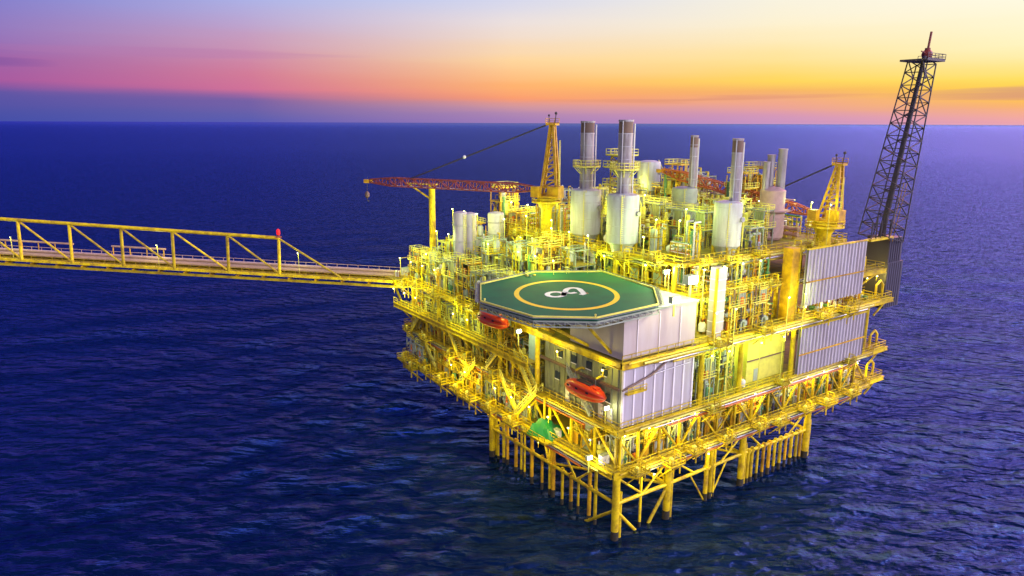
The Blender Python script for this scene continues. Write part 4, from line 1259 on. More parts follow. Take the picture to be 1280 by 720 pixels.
def P_platform():
    t = thing('access_platform', '', 'platform')
    mb = MB()
    for x in (-1.3, 1.3):
        for y in (-1.3, 1.3): mb.bar((x, y, 0), (x, y, 3.2), .18)
    for s in (-1.3, 1.3):
        mb.bar((-1.3, s, .1), (1.3, s, 3.1), .12); mb.bar((s, -1.3, 3.1), (s, 1.3, .1), .12)
    mb.build('frame', 'yellow', t)
    MB().box(-1.5, 1.5, -1.5, 1.5, 3.2, 3.32).build('deck_plate', 'grate', t)
    MB().rail([(-1.5, -1.5, 3.3), (1.5, -1.5, 3.3), (1.5, 1.5, 3.3), (-1.5, 1.5, 3.3), (-1.5, -1.5, 3.3)], 1.1, 1.5).build('railing', 'yellow', t)
    MB().ladder(0, -1.55, 0, 3.3, 'x').build('ladder', 'paleyellow', t)
    return t


def P_bottles():
    t = thing('gas_bottle_rack', '', 'bottles')
    for k in range(6):
        MB().lathe([(.2, .1), (.22, .15), (.22, 1.5), (.12, 1.72), (.06, 1.9)], 10, (-1.25 + k * .5, 0, 0)).build('bottle', 'white' if k % 3 else 'redsteel', t, True)
    MB().box(-1.6, 1.6, -.35, .35, 0, .1).bar((-1.6, -.3, .9), (1.6, -.3, .9), .08).bar((-1.6, .3, 1.6), (1.6, .3, 1.6), .08).bar((-1.6, .3, 0), (-1.6, .3, 1.9), .1).bar((1.6, .3, 0), (1.6, .3, 1.9), .1).build('frame', 'yellow', t)
    return t


def P_filter():
    t = thing('filter_drum', '', 'drum')
    MB().lathe([(.7, .5), (.8, .6), (.8, 2.0), (.55, 2.4), (.1, 2.55)], 14).build('shell', 'white', t, True)
    for k in range(3):
        an = k * 2.1; MB().bar((.6 * math.cos(an), .6 * math.sin(an), 0), (.6 * math.cos(an), .6 * math.sin(an), .7), .14).build('leg', 'yellow', t)
    MB().path([(0, 0, 2.5), (0, 0, 3.0), (1.1, 0, 3.0), (1.1, 0, 0.2)], .12, 6).build('pipe', 'orange', t, True)
    return t


def P_loop():
    t = thing('pipe_loop', '', 'pipes')
    for k, m_ in enumerate(('yellow', 'paleyellow', 'steel')):
        y = -.6 + k * .6; h = 3.4 - .35 * k
        MB().path([(-2.6, y, .5), (-1.2, y, .5), (-1.2, y, h), (1.2, y, h), (1.2, y, .5), (2.6, y, .5)], .17, 8).build('pipe', m_, t, True)
    MB().bar((-1.9, -.9, .25), (-1.9, .9, .25), .16).bar((1.9, -.9, .25), (1.9, .9, .25), .16).bar((0, -.9, 2.3), (0, .9, 2.3), .14).bar((0, -.9, 0), (0, -.9, 2.4), .14).bar((0, .9, 0), (0, .9, 2.4), .14).build('support', 'yellow', t)
    return t


def P_module(seed, Lx, Ly, H, levels, npipes, nves=2, fm='yellow'):
    g = random.Random(seed)
    t = thing('process_module', '', 'process module')
    mb = MB(); hx, hy = Lx / 2, Ly / 2
    zs = [H * (k + 1) / levels for k in range(levels)]
    xs = [-hx, 0, hx]
    for x in xs:
        for y in (-hy, hy): mb.bar((x, y, 0), (x, y, H + g.uniform(-.6, .5)), .17)
    for z in zs:
        for y in (-hy, hy): mb.bar((-hx, y, z), (hx, y, z), .15, .22)
        for x in xs: mb.bar((x, -hy, z), (x, hy, z), .15, .22)
    z0 = 0
    for z in zs:
        for y in (-hy, hy):
            k = g.choice([0, 1]); mb.bar((xs[k], y, z0), (xs[k + 1], y, z), .11)
        mb.bar((g.choice((-hx, hx)), -hy, z0), (g.choice((-hx, hx)), hy, z), .1)
        z0 = z
    mb.build('frame', fm, t)
    for k in range(2 if levels > 1 else 1):
        i_ = g.choice([0, 1]); lv_ = g.randrange(levels); zb2 = ([0] + zs)[lv_]; zt2 = zs[lv_]
        x0_, x1_ = xs[i_] + .1, xs[i_ + 1] - g.choice([.1, .1, 1.0])
        pb_ = MB()
        nn = max(3, int((x1_ - x0_) / .3))
        for q in range(nn):
            xa_ = x0_ + (x1_ - x0_) * q / nn; pb_.box(xa_, xa_ + (x1_ - x0_) / nn - .03, -hy + .1 - .05 * (q % 2), -hy + .16, zb2 + .2, zt2 - .25)
        pb_.build('sheet_panel', g.choice(['greyg', 'olive', 'paleyellow', 'lilac', 'greyg', 'deepyellow']), t)
    for z in zs[:-1] if levels > 1 else []:
        MB().box(-hx - .3, hx + .3, -hy - .3, hy + .3 if g.random() < .5 else 0, z + .12, z + .18).build('deck_plate', 'grate', t)
        MB().rail([(-hx - .3, -hy - .3, z + .15), (hx + .3, -hy - .3, z + .15), (hx + .3, hy + .3, z + .15)], 1.05, 1.3, .04).build('railing', g.choice(['paleyellow', 'yellow']), t)
    if g.random() < .7: MB().rail([(-hx, -hy, zs[-1]), (hx, -hy, zs[-1]), (hx, hy, zs[-1]), (-hx, hy, zs[-1]), (-hx, -hy, zs[-1])], 1.05, 1.3, .04).build('railing', 'paleyellow', t)
    pal = ['yellow'] * 5 + ['paleyellow'] * 4 + ['greyg'] * 3 + ['white'] * 2 + ['green'] * 4 + ['steel'] * 2 + ['orange'] * 2 + ['redsteel'] + ['brown'] * 3 + ['dark'] * 3 + ['deepyellow'] * 2
    for k in range(npipes):
        r = g.choice([.07, .09, .12, .16, .2, .24])
        x, y = g.uniform(-hx, hx), g.choice([-hy - .15, -hy + .2, 0, hy - .2, hy + .15, g.uniform(-hy, hy)])
        z = g.uniform(.3, H * .6)
        pts = [(x, y, g.choice([0, 0, z]))]
        zt = min(H + .8, pts[0][2] + g.uniform(1.2, H * .9)); pts.append((x, y, zt))
        if g.random() < .75:
            x2 = g.uniform(-hx - .2, hx + .2); pts.append((x2, y, zt))
            if g.random() < .7:
                pts.append((x2, y, g.uniform(.2, zt)))
                if g.random() < .5: pts.append((x2, g.uniform(-hy, hy), pts[-1][2]))
        pm = MB().path(pts, r, 7)
        for q in range(2):
            f = g.uniform(.15, .85); zf = pts[0][2] + (zt - pts[0][2]) * f
            if g.random() < .7: pm.tube((x, y, zf), (x, y, zf + .12), r * 1.9, 8)
            else: pm.box(x - r * 1.6, x + r * 1.6, y - r * 1.6, y + r * 1.6, zf, zf + r * 3)
        pm.build('pipe', g.choice(pal), t, True)
    for k in range(nves):
        z = g.choice([0.2] + [q + .2 for q in zs[:-1]]); rr = g.uniform(.4, .75)
        x, y = g.uniform(-hx + .8, hx - .8), g.choice((-1, 1)) * g.uniform(0, hy - .7)
        if g.random() < .5: MB().lathe([(rr * .7, 0), (rr, .2), (rr, 2.0), (rr * .7, 2.3), (.05, 2.4)], 12, (x, y, z)).build('vessel', g.choice(['white', 'greyg', 'paleyellow', 'tank']), t, True)
        else: MB().lathex([(.05, -1.4), (rr * .8, -1.2), (rr, -.9), (rr, .9), (rr * .8, 1.2), (.05, 1.4)], 12, (x, y, z + rr)).build('vessel', g.choice(['white', 'greyg', 'paleyellow', 'green']), t, True)
    for k in range(3):
        z = g.choice([0.0] + [q + .18 for q in zs[:-1]]); x, y = g.uniform(-hx + .5, hx - .5), -hy + g.uniform(.1, .6)
        MB().box(x - g.uniform(.25, .5), x + g.uniform(.25, .5), y - .25, y + .25, z, z + g.uniform(.8, 1.7)).build('panel_box', g.choice(['white', 'greyg', 'paleyellow', 'orange', 'brown', 'dark']), t)
    MB().ladder(hx + .1, -hy * .3, 0, zs[-1] + 1, 'y').build('ladder', 'paleyellow', t)
    return t


PROTO = {
    'mod_low_a': (P_module(11, 4.6, 2.6, 4.4, 2, 13), (2.8, 1.8)), 'mod_low_b': (P_module(12, 4.6, 2.6, 4.7, 2, 14, 2, 'deepyellow'), (2.8, 1.8)), 'mod_low_c': (P_module(13, 3.6, 2.4, 4.0, 1, 13, 2, 'greyg'), (2.3, 1.7)),
    'mod_mid_a': (P_module(21, 4.6, 3.0, 7.4, 3, 22, 2, 'deepyellow'), (2.8, 2.0)), 'mod_mid_b': (P_module(22, 4.4, 3.2, 7.0, 2, 20, 3, 'greyg'), (2.7, 2.1)), 'mod_mid_c': (P_module(23, 3.8, 3.0, 7.8, 3, 19, 2, 'paleyellow'), (2.4, 2.0)),
    'mod_high_a': (P_module(31, 4.6, 4.0, 12.5, 4, 28, 4, 'deepyellow'), (2.8, 2.4)), 'mod_high_b': (P_module(32, 4.4, 4.2, 11.0, 4, 28, 4, 'greyg'), (2.7, 2.5)),
    'pipe_rack': (P_pipe_rack(), (3.2, 1.2)), 'pipe_rack_green': (P_pipe_rack('green', 'orange'), (3.2, 1.2)),
    'white_vessel': (P_horizontal_vessel(), (3.3, 1.6)), 'green_vessel': (P_horizontal_vessel('greyg', 'yellow'), (3.3, 1.6)),
    'column_grey': (P_vertical_vessel(), (2, 1.9)), 'column_white': (P_vertical_vessel('white', 5.0, .85), (1.8, 1.7)), 'column_tall': (P_vertical_vessel('tank', 8.4, 1.15), (2.1, 2.0)),
    'pump': (P_pump_skid(), (1.8, 1.1)), 'manifold': (P_valve_manifold(), (2, .9)), 'manifold_green': (P_valve_manifold('green'), (2, .9)),
    'cabinet': (P_cabinet(), (1.4, .9)), 'cabinet_green': (P_cabinet('greyg'), (1.4, .9)), 'stair': (P_stair(), (.8, 3.4)),
    'riser': (P_riser(), (1.7, 1.2)), 'riser_green': (P_riser(6.6, ('greyg', 'yellow', 'green', 'white', 'yellow')), (1.7, 1.2)),
    'exchanger': (P_exchanger(), (2.4, 1.2)), 'exchanger_pink': (P_exchanger('pink'), (2.4, 1.2)), 'cooler': (P_air_cooler(), (2.8, 1.6)),
    'platform': (P_platform(), (1.7, 1.7)), 'bottles': (P_bottles(), (1.8, .6)), 'filter': (P_filter(), (1.3, 1.0)), 'loop': (P_loop(), (2.8, 1.0)),
}
DESC = {
    'mod_low_a': 'low two tier yellow pipe module', 'mod_low_b': 'low railed yellow pipe module', 'mod_low_c': 'short single tier pipe module',
    'mod_mid_a': 'three tier yellow pipe module', 'mod_mid_b': 'two tier green and yellow pipe module', 'mod_mid_c': 'narrow three tier pipe module',
    'mod_high_a': 'tall four tier pipe module', 'mod_high_b': 'tall four tier green pipe module',
    'pipe_rack': 'yellow pipe rack with stacked pipes', 'pipe_rack_green': 'yellow rack with green and orange pipes', 'white_vessel': 'white horizontal vessel on saddles',
    'green_vessel': 'grey green horizontal vessel on saddles', 'column_grey': 'grey green upright vessel with ring platform', 'column_white': 'short white upright vessel with ring platform',
    'column_tall': 'tall pale upright vessel with ring platform', 'pump': 'small pump skid with green motor', 'manifold': 'yellow valve manifold with red handwheels',
    'manifold_green': 'green valve manifold with red handwheels', 'cabinet': 'white double door cabinet', 'cabinet_green': 'grey green double door cabinet', 'stair': 'yellow stair flight with handrails',
    'riser': 'cluster of upright yellow and white pipes', 'riser_green': 'cluster of upright green and yellow pipes', 'exchanger': 'pale yellow pair of stacked exchangers',
    'exchanger_pink': 'pinkish pair of stacked exchangers', 'cooler': 'grey air cooler with three fan rings', 'platform': 'yellow railed access platform on legs',
    'bottles': 'rack of white and red gas bottles', 'filter': 'white domed filter drum with orange pipe', 'loop': 'yellow pipe expansion loop',
}
PLURAL = {k: v for k, v in DESC.items()}
first = {k: True for k in PROTO}
occupied = {}     # per deck level: list of (a0,a1,b0,b1)


def free(level, r):
    for q in occupied.setdefault(level, []):
        if r[0] < q[1] and r[1] > q[0] and r[2] < q[3] and r[3] > q[2]: return False
    return True


def block(level, a0, a1, b0, b1):
    occupied.setdefault(level, []).append((a0, a1, b0, b1))


def put(kind, level, z, a, b, rz, zone, s=1.0):
    root, (hx, hy) = PROTO[kind]
    hx, hy = hx * s, hy * s
    if abs(math.sin(rz)) > .5: hx, hy = hy, hx
    r = (a - hx, a + hx, b - hy, b + hy)
    if not free(level, r): return False
    occupied[level].append(r)
    lab = DESC[kind] + ' ' + zone
    grp = DESC[kind] + ' ' + zone
    if first[kind]:
        first[kind] = False
        root.location = w(a, b, z); root.rotation_euler = (0, 0, PROT + rz); root.scale = (s, s, s)
        root['label'] = lab; root['group'] = grp
    else:
        copy_thing(root, a, b, z, rz, s, lab, grp)
    return True


def fill(level, z, a0, a1, b0, b1, zone, kinds, n, smin=.8, smax=1.1, hmax=None):
    k = 0; tries = 0
    while k < n and tries < n * 14:
        tries += 1
        kd = R.choice(kinds); s = R.uniform(smin, smax)
        root, (hx, hy) = PROTO[kd]; hx, hy = hx * s, hy * s
        rz = R.choice([0, PI / 2, PI, -PI / 2])
        if abs(math.sin(rz)) > .5: hx, hy = hy, hx
        if a1 - a0 < 2 * hx or b1 - b0 < 2 * hy: continue
        if put(kd, level, z, R.uniform(a0 + hx, a1 - hx), R.uniform(b0 + hy, b1 - hy), rz, zone, s): k += 1
    return k


# keep clear of the big pieces
block('M', 0, 16.5, 0, 19.8); block('X', 0.4, 16.8, 0, 17.5); block('M', 30.5, 42, 1, 7.6)
block('X', 20.4, 23.4, .6, 3.2); block('X', 38, 41.2, .2, 2.8)
for q in ((18, 19.8, 3.3), (19.3, 31, 3.3), (30.3, 7.7, 2.8), (37.5, 23.8, 2.9), (ps[0], ps[1], 3.2), (cbp[0], cbp[1], 1.6)):
    block('T', q[0] - q[2], q[0] + q[2], q[1] - q[2], q[1] + q[2])
for q in ((LC[0], LC[1], 1.8), (QC[0], QC[1], 2.0)):
    for lv in 'UT': block(lv, q[0] - q[2], q[0] + q[2], q[1] - q[2], q[1] + q[2])

def row(level, z, kinds, a0, a1, b0, b1, along, zone, gap=.35, smin=.9, smax=1.02, skip=0.0):
    """modules side by side along one face"""
    q = (b0 if along == 'b' else a0) + .2
    end = b1 if along == 'b' else a1
    while q < end - 3:
        kd = R.choice(kinds); hx, hy = PROTO[kd][1]; sc_ = R.uniform(smin, smax)
        rz = (R.choice([-PI / 2, -PI / 2, PI / 2]) if along == 'b' else R.choice([0, 0, PI])); L_ = hx * sc_
        if R.random() >= skip:
            a, b = (R.uniform(a0, a1), q + L_) if along == 'b' else (q + L_, R.uniform(b0, b1))
            put(kd, level, z, a, b, rz, zone, sc_)
        q += 2 * L_ + gap * R.random()


ML, MM, MH = ['mod_low_a', 'mod_low_b', 'mod_low_c'], ['mod_mid_a', 'mod_mid_b', 'mod_mid_c'], ['mod_high_a', 'mod_high_b']
ZN = dict(c0='on the lowest deck below the olive wall', c1='on the lowest deck, bridge side', c2='on the lowest deck, cladding side',
          m1='on the main deck, bridge side', m2='on the main deck beside the lower cladding', m3='on the main deck at the flare end',
          x1='on the middle deck by the bridge landing', x2='on the middle deck under the helideck', x3='on the middle deck beside the grey duct', x4='in front of the upper cladding',
          u1='round the long boom crane foot', u2='behind the quarters roof', u3='far behind the silencers',
          t1='on the top deck round the tall silencers', t2='on the top deck amid the silencers', t3='on the top deck, flare side', l1='on the bridge landing stage')
row('C', ZC, ML, 0.2, 0.8, 21, 67, 'b', ZN['c1'])
row('C', ZC, ML, 1, 65, 2.0, 2.6, 'a', ZN['c2'])
row('C', ZC, ML, 1.6, 2.0, 6.0, 15, 'b', ZN['c0'], skip=.3)
row('M', ZM, MM, 2.2, 2.8, 20.5, 67, 'b', ZN['m1'])
row('M', ZM, MM, 17, 30.4, 2.6, 3.2, 'a', ZN['m2'])
row('M', ZM, MM, 17, 40, 9.5, 10, 'a', ZN['m2'])
row('X', ZX, MM, 2.6, 3.2, 18.5, 67, 'b', ZN['x1'], smin=.8, smax=.98)
row('X', ZX, MH + MM, 8.4, 9.0, 22, 66.5, 'b', ZN['x1'], smin=.95, smax=1.08)
row('X', ZX, MH + ['mod_mid_a'], 14.0, 14.3, 24, 66.5, 'b', ZN['x1'], smin=.95, smax=1.08)
row('X', ZX, MM, 23.6, 38, 2.4, 2.8, 'a', ZN['x3'], smin=.85, smax=.92)
row('X', ZX, MM, 17, 38, 6.9, 7.2, 'a', ZN['x3'], smin=.85, smax=.92)
row('U', ZU, ML, 24, 40, 5.2, 5.3, 'a', ZN['u2'], smin=.85, smax=.95)
row('U', ZU, MM, 19, 40, 54.8, 55.4, 'a', ZN['u1'])
row('U', ZU, MH, 19, 62, 61, 62, 'a', ZN['u1'], skip=.3)
row('T', ZT, MM + ML, 24.6, 25.2, 12, 51, 'b', ZN['t1'], skip=.15)
row('T', ZT, MM, 31.5, 32, 12, 51, 'b', ZN['t2'], skip=.2)
row('T', ZT, ML + MM, 42.6, 43, 8, 51, 'b', ZN['t2'], skip=.2)
row('T', ZT, MM + MH, 52, 53, 14, 51, 'b', ZN['t3'], skip=.2)
row('T', ZT, ML, 34, 60, 7.2, 7.6, 'a', ZN['t3'])
row('T', ZT, MM, 36.6, 37, 28, 51, 'b', ZN['t2'])
row('T', ZT, MH, 57.6, 58, 14, 51, 'b', ZN['t3'], skip=.35)
row('U', ZU, ML, 19.2, 19.4, 9.6, 51, 'b', ZN['u2'], smin=.86, smax=.93)
low = ['pipe_rack', 'pump', 'manifold', 'exchanger', 'filter', 'bottles', 'loop', 'cabinet', 'manifold_green', 'white_vessel']
mid_ = ['pipe_rack', 'pipe_rack_green', 'riser', 'riser_green', 'manifold', 'exchanger', 'green_vessel', 'white_vessel', 'platform', 'filter', 'cabinet_green', 'column_white']
tall = ['column_grey', 'column_tall', 'riser', 'riser_green', 'pipe_rack', 'platform', 'cooler', 'exchanger_pink', 'stair', 'column_white', 'white_vessel', 'loop', 'pipe_rack_green', 'manifold']
fill('C', ZC, -1.0, 4.5, .6, 15, ZN['c0'], low, 12, .5, .75)
fill('C', ZC, -1.0, 4, 21, 66, ZN['c1'], low, 24, .5, .8)
fill('C', ZC, 5, 65, 0.6, 6, ZN['c2'], low + ['riser'], 24, .5, .8)
fill('M', ZM, .4, 8, 20, 67, ZN['m1'], mid_, 24, .55, .9)
fill('M', ZM, 17, 30, .8, 9, ZN['m2'], mid_ + ['column_grey', 'stair'], 10, .6, .9)
fill('M', ZM, 62.5, 66.5, 1, 16, ZN['m3'], low, 7, .6, .9)
fill('X', ZX, .8, 16.5, 18, 67, ZN['x1'], tall + ['column_tall', 'riser_green'], 34, .6, 1.0)
fill('X', ZX, 1.2, 15, 13.2, 18, ZN['x2'], low, 9, .5, .8)
fill('X', ZX, 17, 38, 0.5, 9, ZN['x3'], mid_ + ['stair', 'column_grey'], 14, .6, .9)
fill('M', ZM, 17, 30.5, .5, 2.4, ZN['m2'], ['manifold', 'pump', 'filter', 'bottles', 'manifold_green', 'riser'], 8, .55, .75)
fill('X', ZX, 42, 67, .6, 5, ZN['x4'], ['pump', 'filter', 'manifold', 'bottles'], 14, .6, .9)
fill('U', ZU, 17.8, 40, 52.5, 65, ZN['u1'], tall, 12, .7, 1.0)
fill('U', ZU, 17.6, 40, 3.6, 9, ZN['u2'], mid_[:8], 8, .55, .8)
fill('U', ZU, 40, 63, 52.5, 65, ZN['u3'], tall, 8, .9, 1.2)
fill('T', ZT, 17.4, 28, 6, 51, ZN['t1'], tall, 26, .6, .95)
fill('T', ZT, 28, 45, 6, 51, ZN['t2'], tall, 24, .6, .95)
fill('T', ZT, 45, 61, 6, 51, ZN['t3'], tall, 18, .7, 1.0)
fill('L', ZX, -0.5, 14, 69, 73, ZN['l1'], ['pump', 'manifold', 'filter', 'bottles', 'cabinet', 'mod_low_c'], 11, .6, .9)

# galleries projecting from the bridge side of every deck
og = thing('outrigger_gallery', 'small railed gallery projecting from the lowest deck, bridge side', 'gallery', group='galleries projecting on the bridge side')
MB().box(-2.2, 0, -1.5, 1.5, -.14, 0).build('deck_plate', 'grate', og)
MB().rail([(0, -1.5, 0), (-2.2, -1.5, 0), (-2.2, 1.5, 0), (0, 1.5, 0)], 1.1, 1.1).build('railing', 'yellow', og)
for y in (-1.2, 1.2): MB().bar((-2.0, y, -.14), (0.3, y, -2.4), .16).build('bracket', 'yellow', og)
MB().lathe([(.3, 0), (.38, .1), (.38, 1.0), (.1, 1.2)], 10, (-1.3, .6, 0)).build('reel', 'paleyellow', og, True)
MB().path([(-1.8, -.8, -1.6), (-1.8, -.8, 1.8), (-.6, -.8, 1.8), (-.6, -.8, -2.6)], .11, 6).build('pipe', 'yellow', og, True)
k = 0
for z, a0, bs, nm in ((ZC, -1.3, (23, 29.5, 36, 41, 47, 53.5, 59, 64), 'lowest'), (ZM, -.2, (24, 31, 40, 46, 55, 63), 'main'), (ZX, .2, (28, 37, 44, 52, 60, 65), 'middle')):
    for b in bs:
        lab = 'small railed gallery projecting from the %s deck, bridge side' % nm
        b += R.uniform(-.8, .8); zz = z - R.choice([0, .1, .9])
        if k == 0: og.location = w(a0, b, zz)
        else: copy_thing(og, a0, b, zz, 0, R.uniform(.8, 1.15), lab, 'galleries on the bridge side of the %s deck' % nm)
        if k == 0: og['group'] = 'galleries on the bridge side of the lowest deck'
        k += 1

for z, a0, as_, nm in ((ZC, .2 - .9, (3, 9.5, 15, 22.5, 30, 37, 43.5, 50, 58), 'lowest'), (ZM - .1, -.1, (19.5, 36, 57), 'main'), (ZX, .1, (19, 31, 47, 55), 'middle')):
    for a in as_:
        copy_thing(og, a + R.uniform(-1, 1), a0, z - R.choice([0, .1, .7]), PI / 2, R.uniform(.75, 1.05), 'small railed gallery projecting from the %s deck, cladding side' % nm, 'galleries on the cladding side of the %s deck' % nm)
for z, a0, bs in ((ZT, 17, (10, 17, 24, 33, 41, 48)),):
    for b in bs: copy_thing(og, a0, b, z - R.choice([0, .3, .8]), 0, R.uniform(.7, 1.0), 'small railed gallery projecting from the top deck towards the helideck', 'galleries on the top deck facing the helideck')
for z, b0, as_, nm in ((ZT, 5, (21, 27, 35, 44, 50, 57), 'top'), (ZU, 3.2, (25, 31, 36), 'upper')):
    for a in as_: copy_thing(og, a, b0, z - R.choice([0, .3, .8]), PI / 2, R.uniform(.7, 1.0), 'small railed gallery projecting from the %s deck, cladding side' % nm, 'galleries on the cladding side of the %s deck' % nm)
for (z, a, b, rz, s_, lab) in ((ZC, -.4, 26, 0, 1.3, 'yellow stair climbing from the lowest deck, bridge side'), (ZC, -.4, 40, PI, 1.3, 'yellow stair climbing from the lowest deck, bridge side'), (ZC, -.4, 55, 0, 1.3, 'yellow stair climbing from the lowest deck, bridge side'),
                               (ZM, -.5, 31, PI, 1.1, 'yellow stair rising to the side walkway'), (ZM, -.5, 46, 0, 1.1, 'yellow stair rising to the side walkway'), (ZM, -.5, 60, PI, 1.1, 'yellow stair rising to the side walkway'),
                               (ZM, -1.0, 21.5, 0, 1.12, 'yellow stair beside the mint wall section at the end of the olive wall'), (ZC, -.7, 21.0, PI, 1.4, 'yellow stair beside the green tarpaulin at the lowest deck edge')):
    copy_thing(PROTO['stair'][0], a, b, z, rz, s_, lab, 'stairs: ' + lab)

# access tower between the two tall stacks
t = thing('stack_access_tower', 'yellow access tower between the two tall exhaust stacks', 'tower', 22.6, 25.4, ZT)
MB().lattice((0, 0, 0), (0, 0, 15.6), 3.0, 2.6, 8, .13, side=(1, 0, 0)).build('frame', 'yellow', t)
for z in (6.5, 10.5, 13.6, 15.7):
    x = 2.4 if z in (10.5, 13.6) else 1.8
    MB().box(-x, x, -2.2, 2.2, z, z + .1).build('deck_plate', 'grate', t)
    MB().rail([(-x, -2.2, z + .1), (x, -2.2, z + .1), (x, 2.2, z + .1), (-x, 2.2, z + .1), (-x, -2.2, z + .1)], 1.1, 1.1).build('railing', 'paleyellow', t)
    MB().box(-1, .6, -2.0, -1.2, z + .1, z + 1.4).build('panel_box', 'paleyellow', t)
for kd, fl in first.items():
    if fl:
        root = PROTO[kd][0]
        for ch in list(root.children):
            for g in list(ch.children): bpy.data.objects.remove(g)
            bpy.data.objects.remove(ch)
        bpy.data.objects.remove(root)

# vessel bank at the bridge-side corner
for (x, y, z, r, h, lab) in ((576, 300, 36.5, 1.5, 9.4, 'slim grey vessel at the bridge corner, partner of the drum beside it'), (588, 300, 36.5, 1.25, 9.2, 'ribbed grey vessel standing against the slim one at the bridge corner'),
                             (620, 285, 38, 1.75, 7.0, 'white topped drum standing alone on the bridge side skyline')):
    a, b = pix(x, y, z)
    t = thing('storage_drum', lab, 'vessel', a, b, z - 4)
    MB().lathe([(r, 0), (r, h), (r * .9, h + .3), (r * .3, h + .5)], 20).build('shell', 'white' if x == 620 else 'lilac', t, True)
    mb = MB()
    for zz in (h * .4, h * .75): mb.ring(r, r + .15, zz, zz + .15, 20)
    mb.build('band', 'steel', t)
    MB().ladder(0, -r - .2, 0, h, 'x').build('ladder', 'paleyellow', t)

# ------------------------------------------------------------------ floodlights (lit lamps of the platform)
fl0 = thing('floodlight', '', 'lamp')
MB().tube((0, 0, -0.9), (0, 0, 0.0), .05, 6).build('bracket', 'yellow', fl0)
hd_ = MB().box(-.16, .16, -.14, .14, 0, .2).build('housing', 'greyg', fl0)
MB().box(-.13, .13, -.17, -.14, .02, .18).build('lens', 'lens', hd_)
LAMPS = []


MB().tube((0, .1, .1), (0, 3.2, .1), .05, 6).build('arm', 'yellow', fl0)
fp0 = thing('floodlight', '', 'lamp')
MB().tube((0, 0, -7.5), (0, 0, 0.0), .07, 6).build('pole', 'paleyellow', fp0)
hp_ = MB().box(-.16, .16, -.14, .14, 0, .2).build('housing', 'greyg', fp0)
MB().box(-.13, .13, -.17, -.14, .02, .18).build('lens', 'lens', hp_)


def lamp(a, b, z, zone, power=500, colr=(1.0, .86, .36), rz=0, first_=[True], firstp=[True]):
    pole = any(k in zone for k in ('mast', 'over the', 'round', 'top deck', 'beside', 'along', 'upper deck'))
    if R.random() < (.15 if any(q in zone for q in ('lowest', 'main deck', 'bay', 'house wall')) else .36): return None
    power *= 1.55
    lab = 'lit floodlight ' + zone
    if (firstp if pole else first_)[0]:
        (firstp if pole else first_)[0] = False; t = fp0 if pole else fl0
        t.location = w(a, b, z); t.rotation_euler = (0, 0, PROT + rz); t['label'] = lab; t['group'] = 'floodlights ' + zone
    else:
        t = copy_thing(fp0 if pole else fl0, a, b, z, rz, 1, lab, 'floodlights ' + zone)
    for ch in t.children:
        if ch.name.startswith('pole'): ch.scale = (1, 1, .62 if 'bridge walkway' in zone else 1)
    ld_ = bpy.data.lights.new('lamp_light', 'POINT'); ld_.energy = power * LAMP_GAIN * R.choice([.5, .75, .9, 1.1, 1.8]); ld_.color = colr; ld_.shadow_soft_size = .3
    lo_ = bpy.data.objects.new('lamp_light', ld_); col.objects.link(lo_)
    lo_.parent = t; lo_.location = (0, -.6, .1)
    return t


LAMP_GAIN = 0.46
WY, GY, WW = (1.0, .82, .12), (.76, 1.0, .18), (1.0, .93, .55)
for b in np.arange(3, 68, 5.0):      # lowest deck, bridge / lifeboat side
    lamp(-2.6, b, ZC + 4.4, 'under the main deck edge, lifeboat side', 800, WY, -PI / 2)
for a in np.arange(2, 66, 5.0):
    lamp(a, .9, ZC + 4.6, 'under the main deck edge, cladding side', 1000, WY)
for b in np.arange(22, 68, 5.0):
    lamp(-2.6, b, ZX - 1.6, 'under the middle deck edge, bridge side', 800, GY, -PI / 2)
for a in (18, 22, 26, 30, 36):
    lamp(a, -.9, ZX - 1.8, 'above the open bay beside the lower cladding', 1000, GY)
for b in np.arange(21, 67, 5.0):
    lamp(-1.4, b, ZX + 5.0, 'above the middle deck, bridge side', 800, GY, -PI / 2)
    lamp(5.8, b + 2, ZX + 10.5, 'over the pipe modules by the bridge landing', 1100, GY, -PI / 2)
    lamp(11.5, b, ZX + 14.5, 'over the tall pipe modules by the bridge landing', 1000, WY, -PI / 2)
for a in np.arange(18, 41, 4.5):
    lamp(a, -1.2, ZX + 5.0, 'above the middle deck beside the grey duct', 800, WY)
    lamp(a, 1.6, ZU + 4.2, 'on the front edge of the upper deck', 800, WY)
for a in np.arange(18, 31, 3.0):
    lamp(a, 6.2, ZM + 7.6, 'deep in the main deck bay beside the quarters', 900, GY)
    lamp(a, 5.0, ZX + 5.4, 'deep in the middle deck bay beside the grey duct', 800, WY)
for a in (33.5, 37):
    lamp(a, 5.0, ZX + 5.4, 'deep in the middle deck bay near the ochre column', 900, WY)
for a in (32.5, 36, 39.5):
    lamp(a, 0.6, ZX - 1.6, 'above the plain yellow equipment house wall', 420, GY)
for a in (45, 52, 58):
    lamp(a, 1.4, ZX + 1.6, 'in front of the upper cladding', 90, WY)
for a in (21, 28.5, 35.5, 41, 48, 56):
    for b in (9, 15, 25.5, 36.5, 47):
        lamp(a + R.uniform(-1, 1), b + R.uniform(-1, 1), ZT + 6.5 + R.uniform(-1, 2.5), 'on a mast above the top deck', 1050, GY if R.random() < .6 else WY)
for b in (12, 20, 28, 36, 44, 51):
    lamp(15.4, b, ZT + 3.5, 'on the top deck edge facing the helideck', 800, GY, -PI / 2)
for a in (22, 30, 40, 55):
    for b in (53, 59):
        lamp(a, b, ZU + 9, 'round the long boom crane', 950, WY)
for b in np.arange(7, 52, 5.0):
    lamp(16.2, b, ZT - 1.2, 'under the top deck edge behind the helideck', 620, GY, -PI / 2)
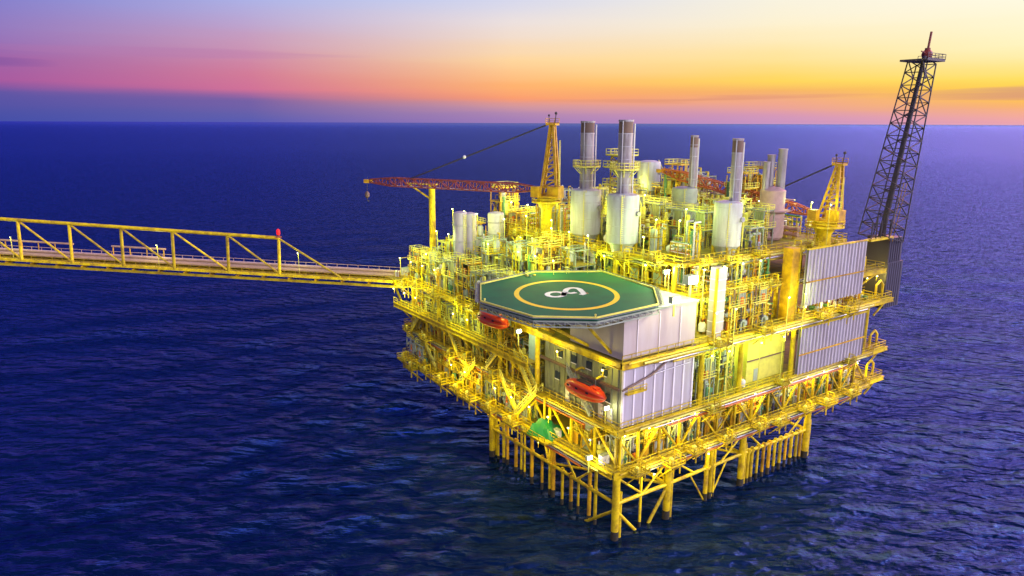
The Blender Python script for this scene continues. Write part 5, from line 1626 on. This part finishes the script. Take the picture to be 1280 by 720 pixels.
lamp(LC[0] - 3, LC[1] - 3, ZU + 15, 'on the mast of the long boom crane', 700, WY); lamp(QC[0] - 3, QC[1] - 2.5, ZU + 12, 'beside the yellow crane near the flare', 500, WY)
lamp(20, 22.5, ZT + 14, 'high on the stack access tower', 800, WY); lamp(20.5, 28.5, ZT + 11, 'lower on the stack access tower', 700, WY)
for a, b in ((1, 71), (8, 72), (-3, 69)):
    lamp(a, b, ZX + 4, 'over the bridge landing stage', 700, WY, -PI / 2)
for a in (66, 69.5):
    for z in (ZC + 3, ZM + 4, ZX + 4):
        lamp(a, 2.4, z, 'on the flare end galleries', 500, WY)
for a, b in ((3, 10), (3, 24), (14, 3), (34, 3), (45, 3), (-1.5, 17), (-1.5, 32), (6, -1.5), (18, -1.5), (40, -1.5)):
    lamp(a, b, ZC - 1.6, 'slung beneath the lowest deck', 620, WY)
for b in (3.5, 9, 14):
    lamp(-.2, b, 25.2, 'high on the olive wall above the lifeboat', 60, GY, -PI / 2)
for x in (8, 24, 40, 56, 72, 90, 108):
    p = tb.matrix_basis @ Vector((x, -c * 2.0, 4.2)); d_ = p - O
    lamp(d_.dot(U), d_.dot(V), p.z, 'along the bridge walkway', 420, (1.0, .78, .52), -PI / 2)


def bigflood(x, y, z, label, power, size=1.0):
    a, b = pix(x, y, z)
    t = thing('floodlight', label, 'lamp', a, b, z)
    t.scale = (size, size, size)
    MB().tube((0, 0, -2.4 / size), (0, 0, -.2), .1, 8).build('pole', 'paleyellow', t)
    hs = MB().box(-.45, .45, -.25, .25, -.26, .34).build('housing', 'greyg', t)
    MB().box(-.4, .4, -.3, -.25, -.2, .28).build('lens', 'biglens', hs)
    ld_ = bpy.data.lights.new('lamp_light', 'POINT'); ld_.energy = power; ld_.color = WW; ld_.shadow_soft_size = .4
    lo_ = bpy.data.objects.new('lamp_light', ld_); col.objects.link(lo_); lo_.parent = t; lo_.location = (-.3, -1.0, .2)


bigflood(863, 350, 37.0, 'largest dazzling floodlight on the quarters roof next to the grey duct', 3200, 2.2)
bigflood(843, 375, 35.6, 'dazzling floodlight on the quarters roof at the helideck corner', 1500, 1.6)
bigflood(832, 340, 37.2, 'floodlight behind the helideck throwing pale green light', 1700)
bigflood(648, 414, 27.0, 'single bright floodlight beside the lifeboat under the helideck', 500)
bigflood(736, 572, 11.9, 'floodlight low on the lowest deck edge near the jacket corner', 420)
bigflood(757, 510, 19.5, 'small bright lamp by the olive wall doors', 120)

# ------------------------------------------------------------------ render settings
scene.view_settings.view_transform = 'Standard'
scene.view_settings.look = 'None'
scene.view_settings.exposure = 0.0
scene.view_settings.gamma = 1.0
scene.render.engine = 'CYCLES'
scene.cycles.use_denoising = True
scene.cycles.max_bounces = 5
scene.cycles.diffuse_bounces = 3
scene.cycles.glossy_bounces = 3
scene.cycles.sample_clamp_indirect = 4.0
scene.cycles.caustics_reflective = False
scene.cycles.caustics_refractive = False
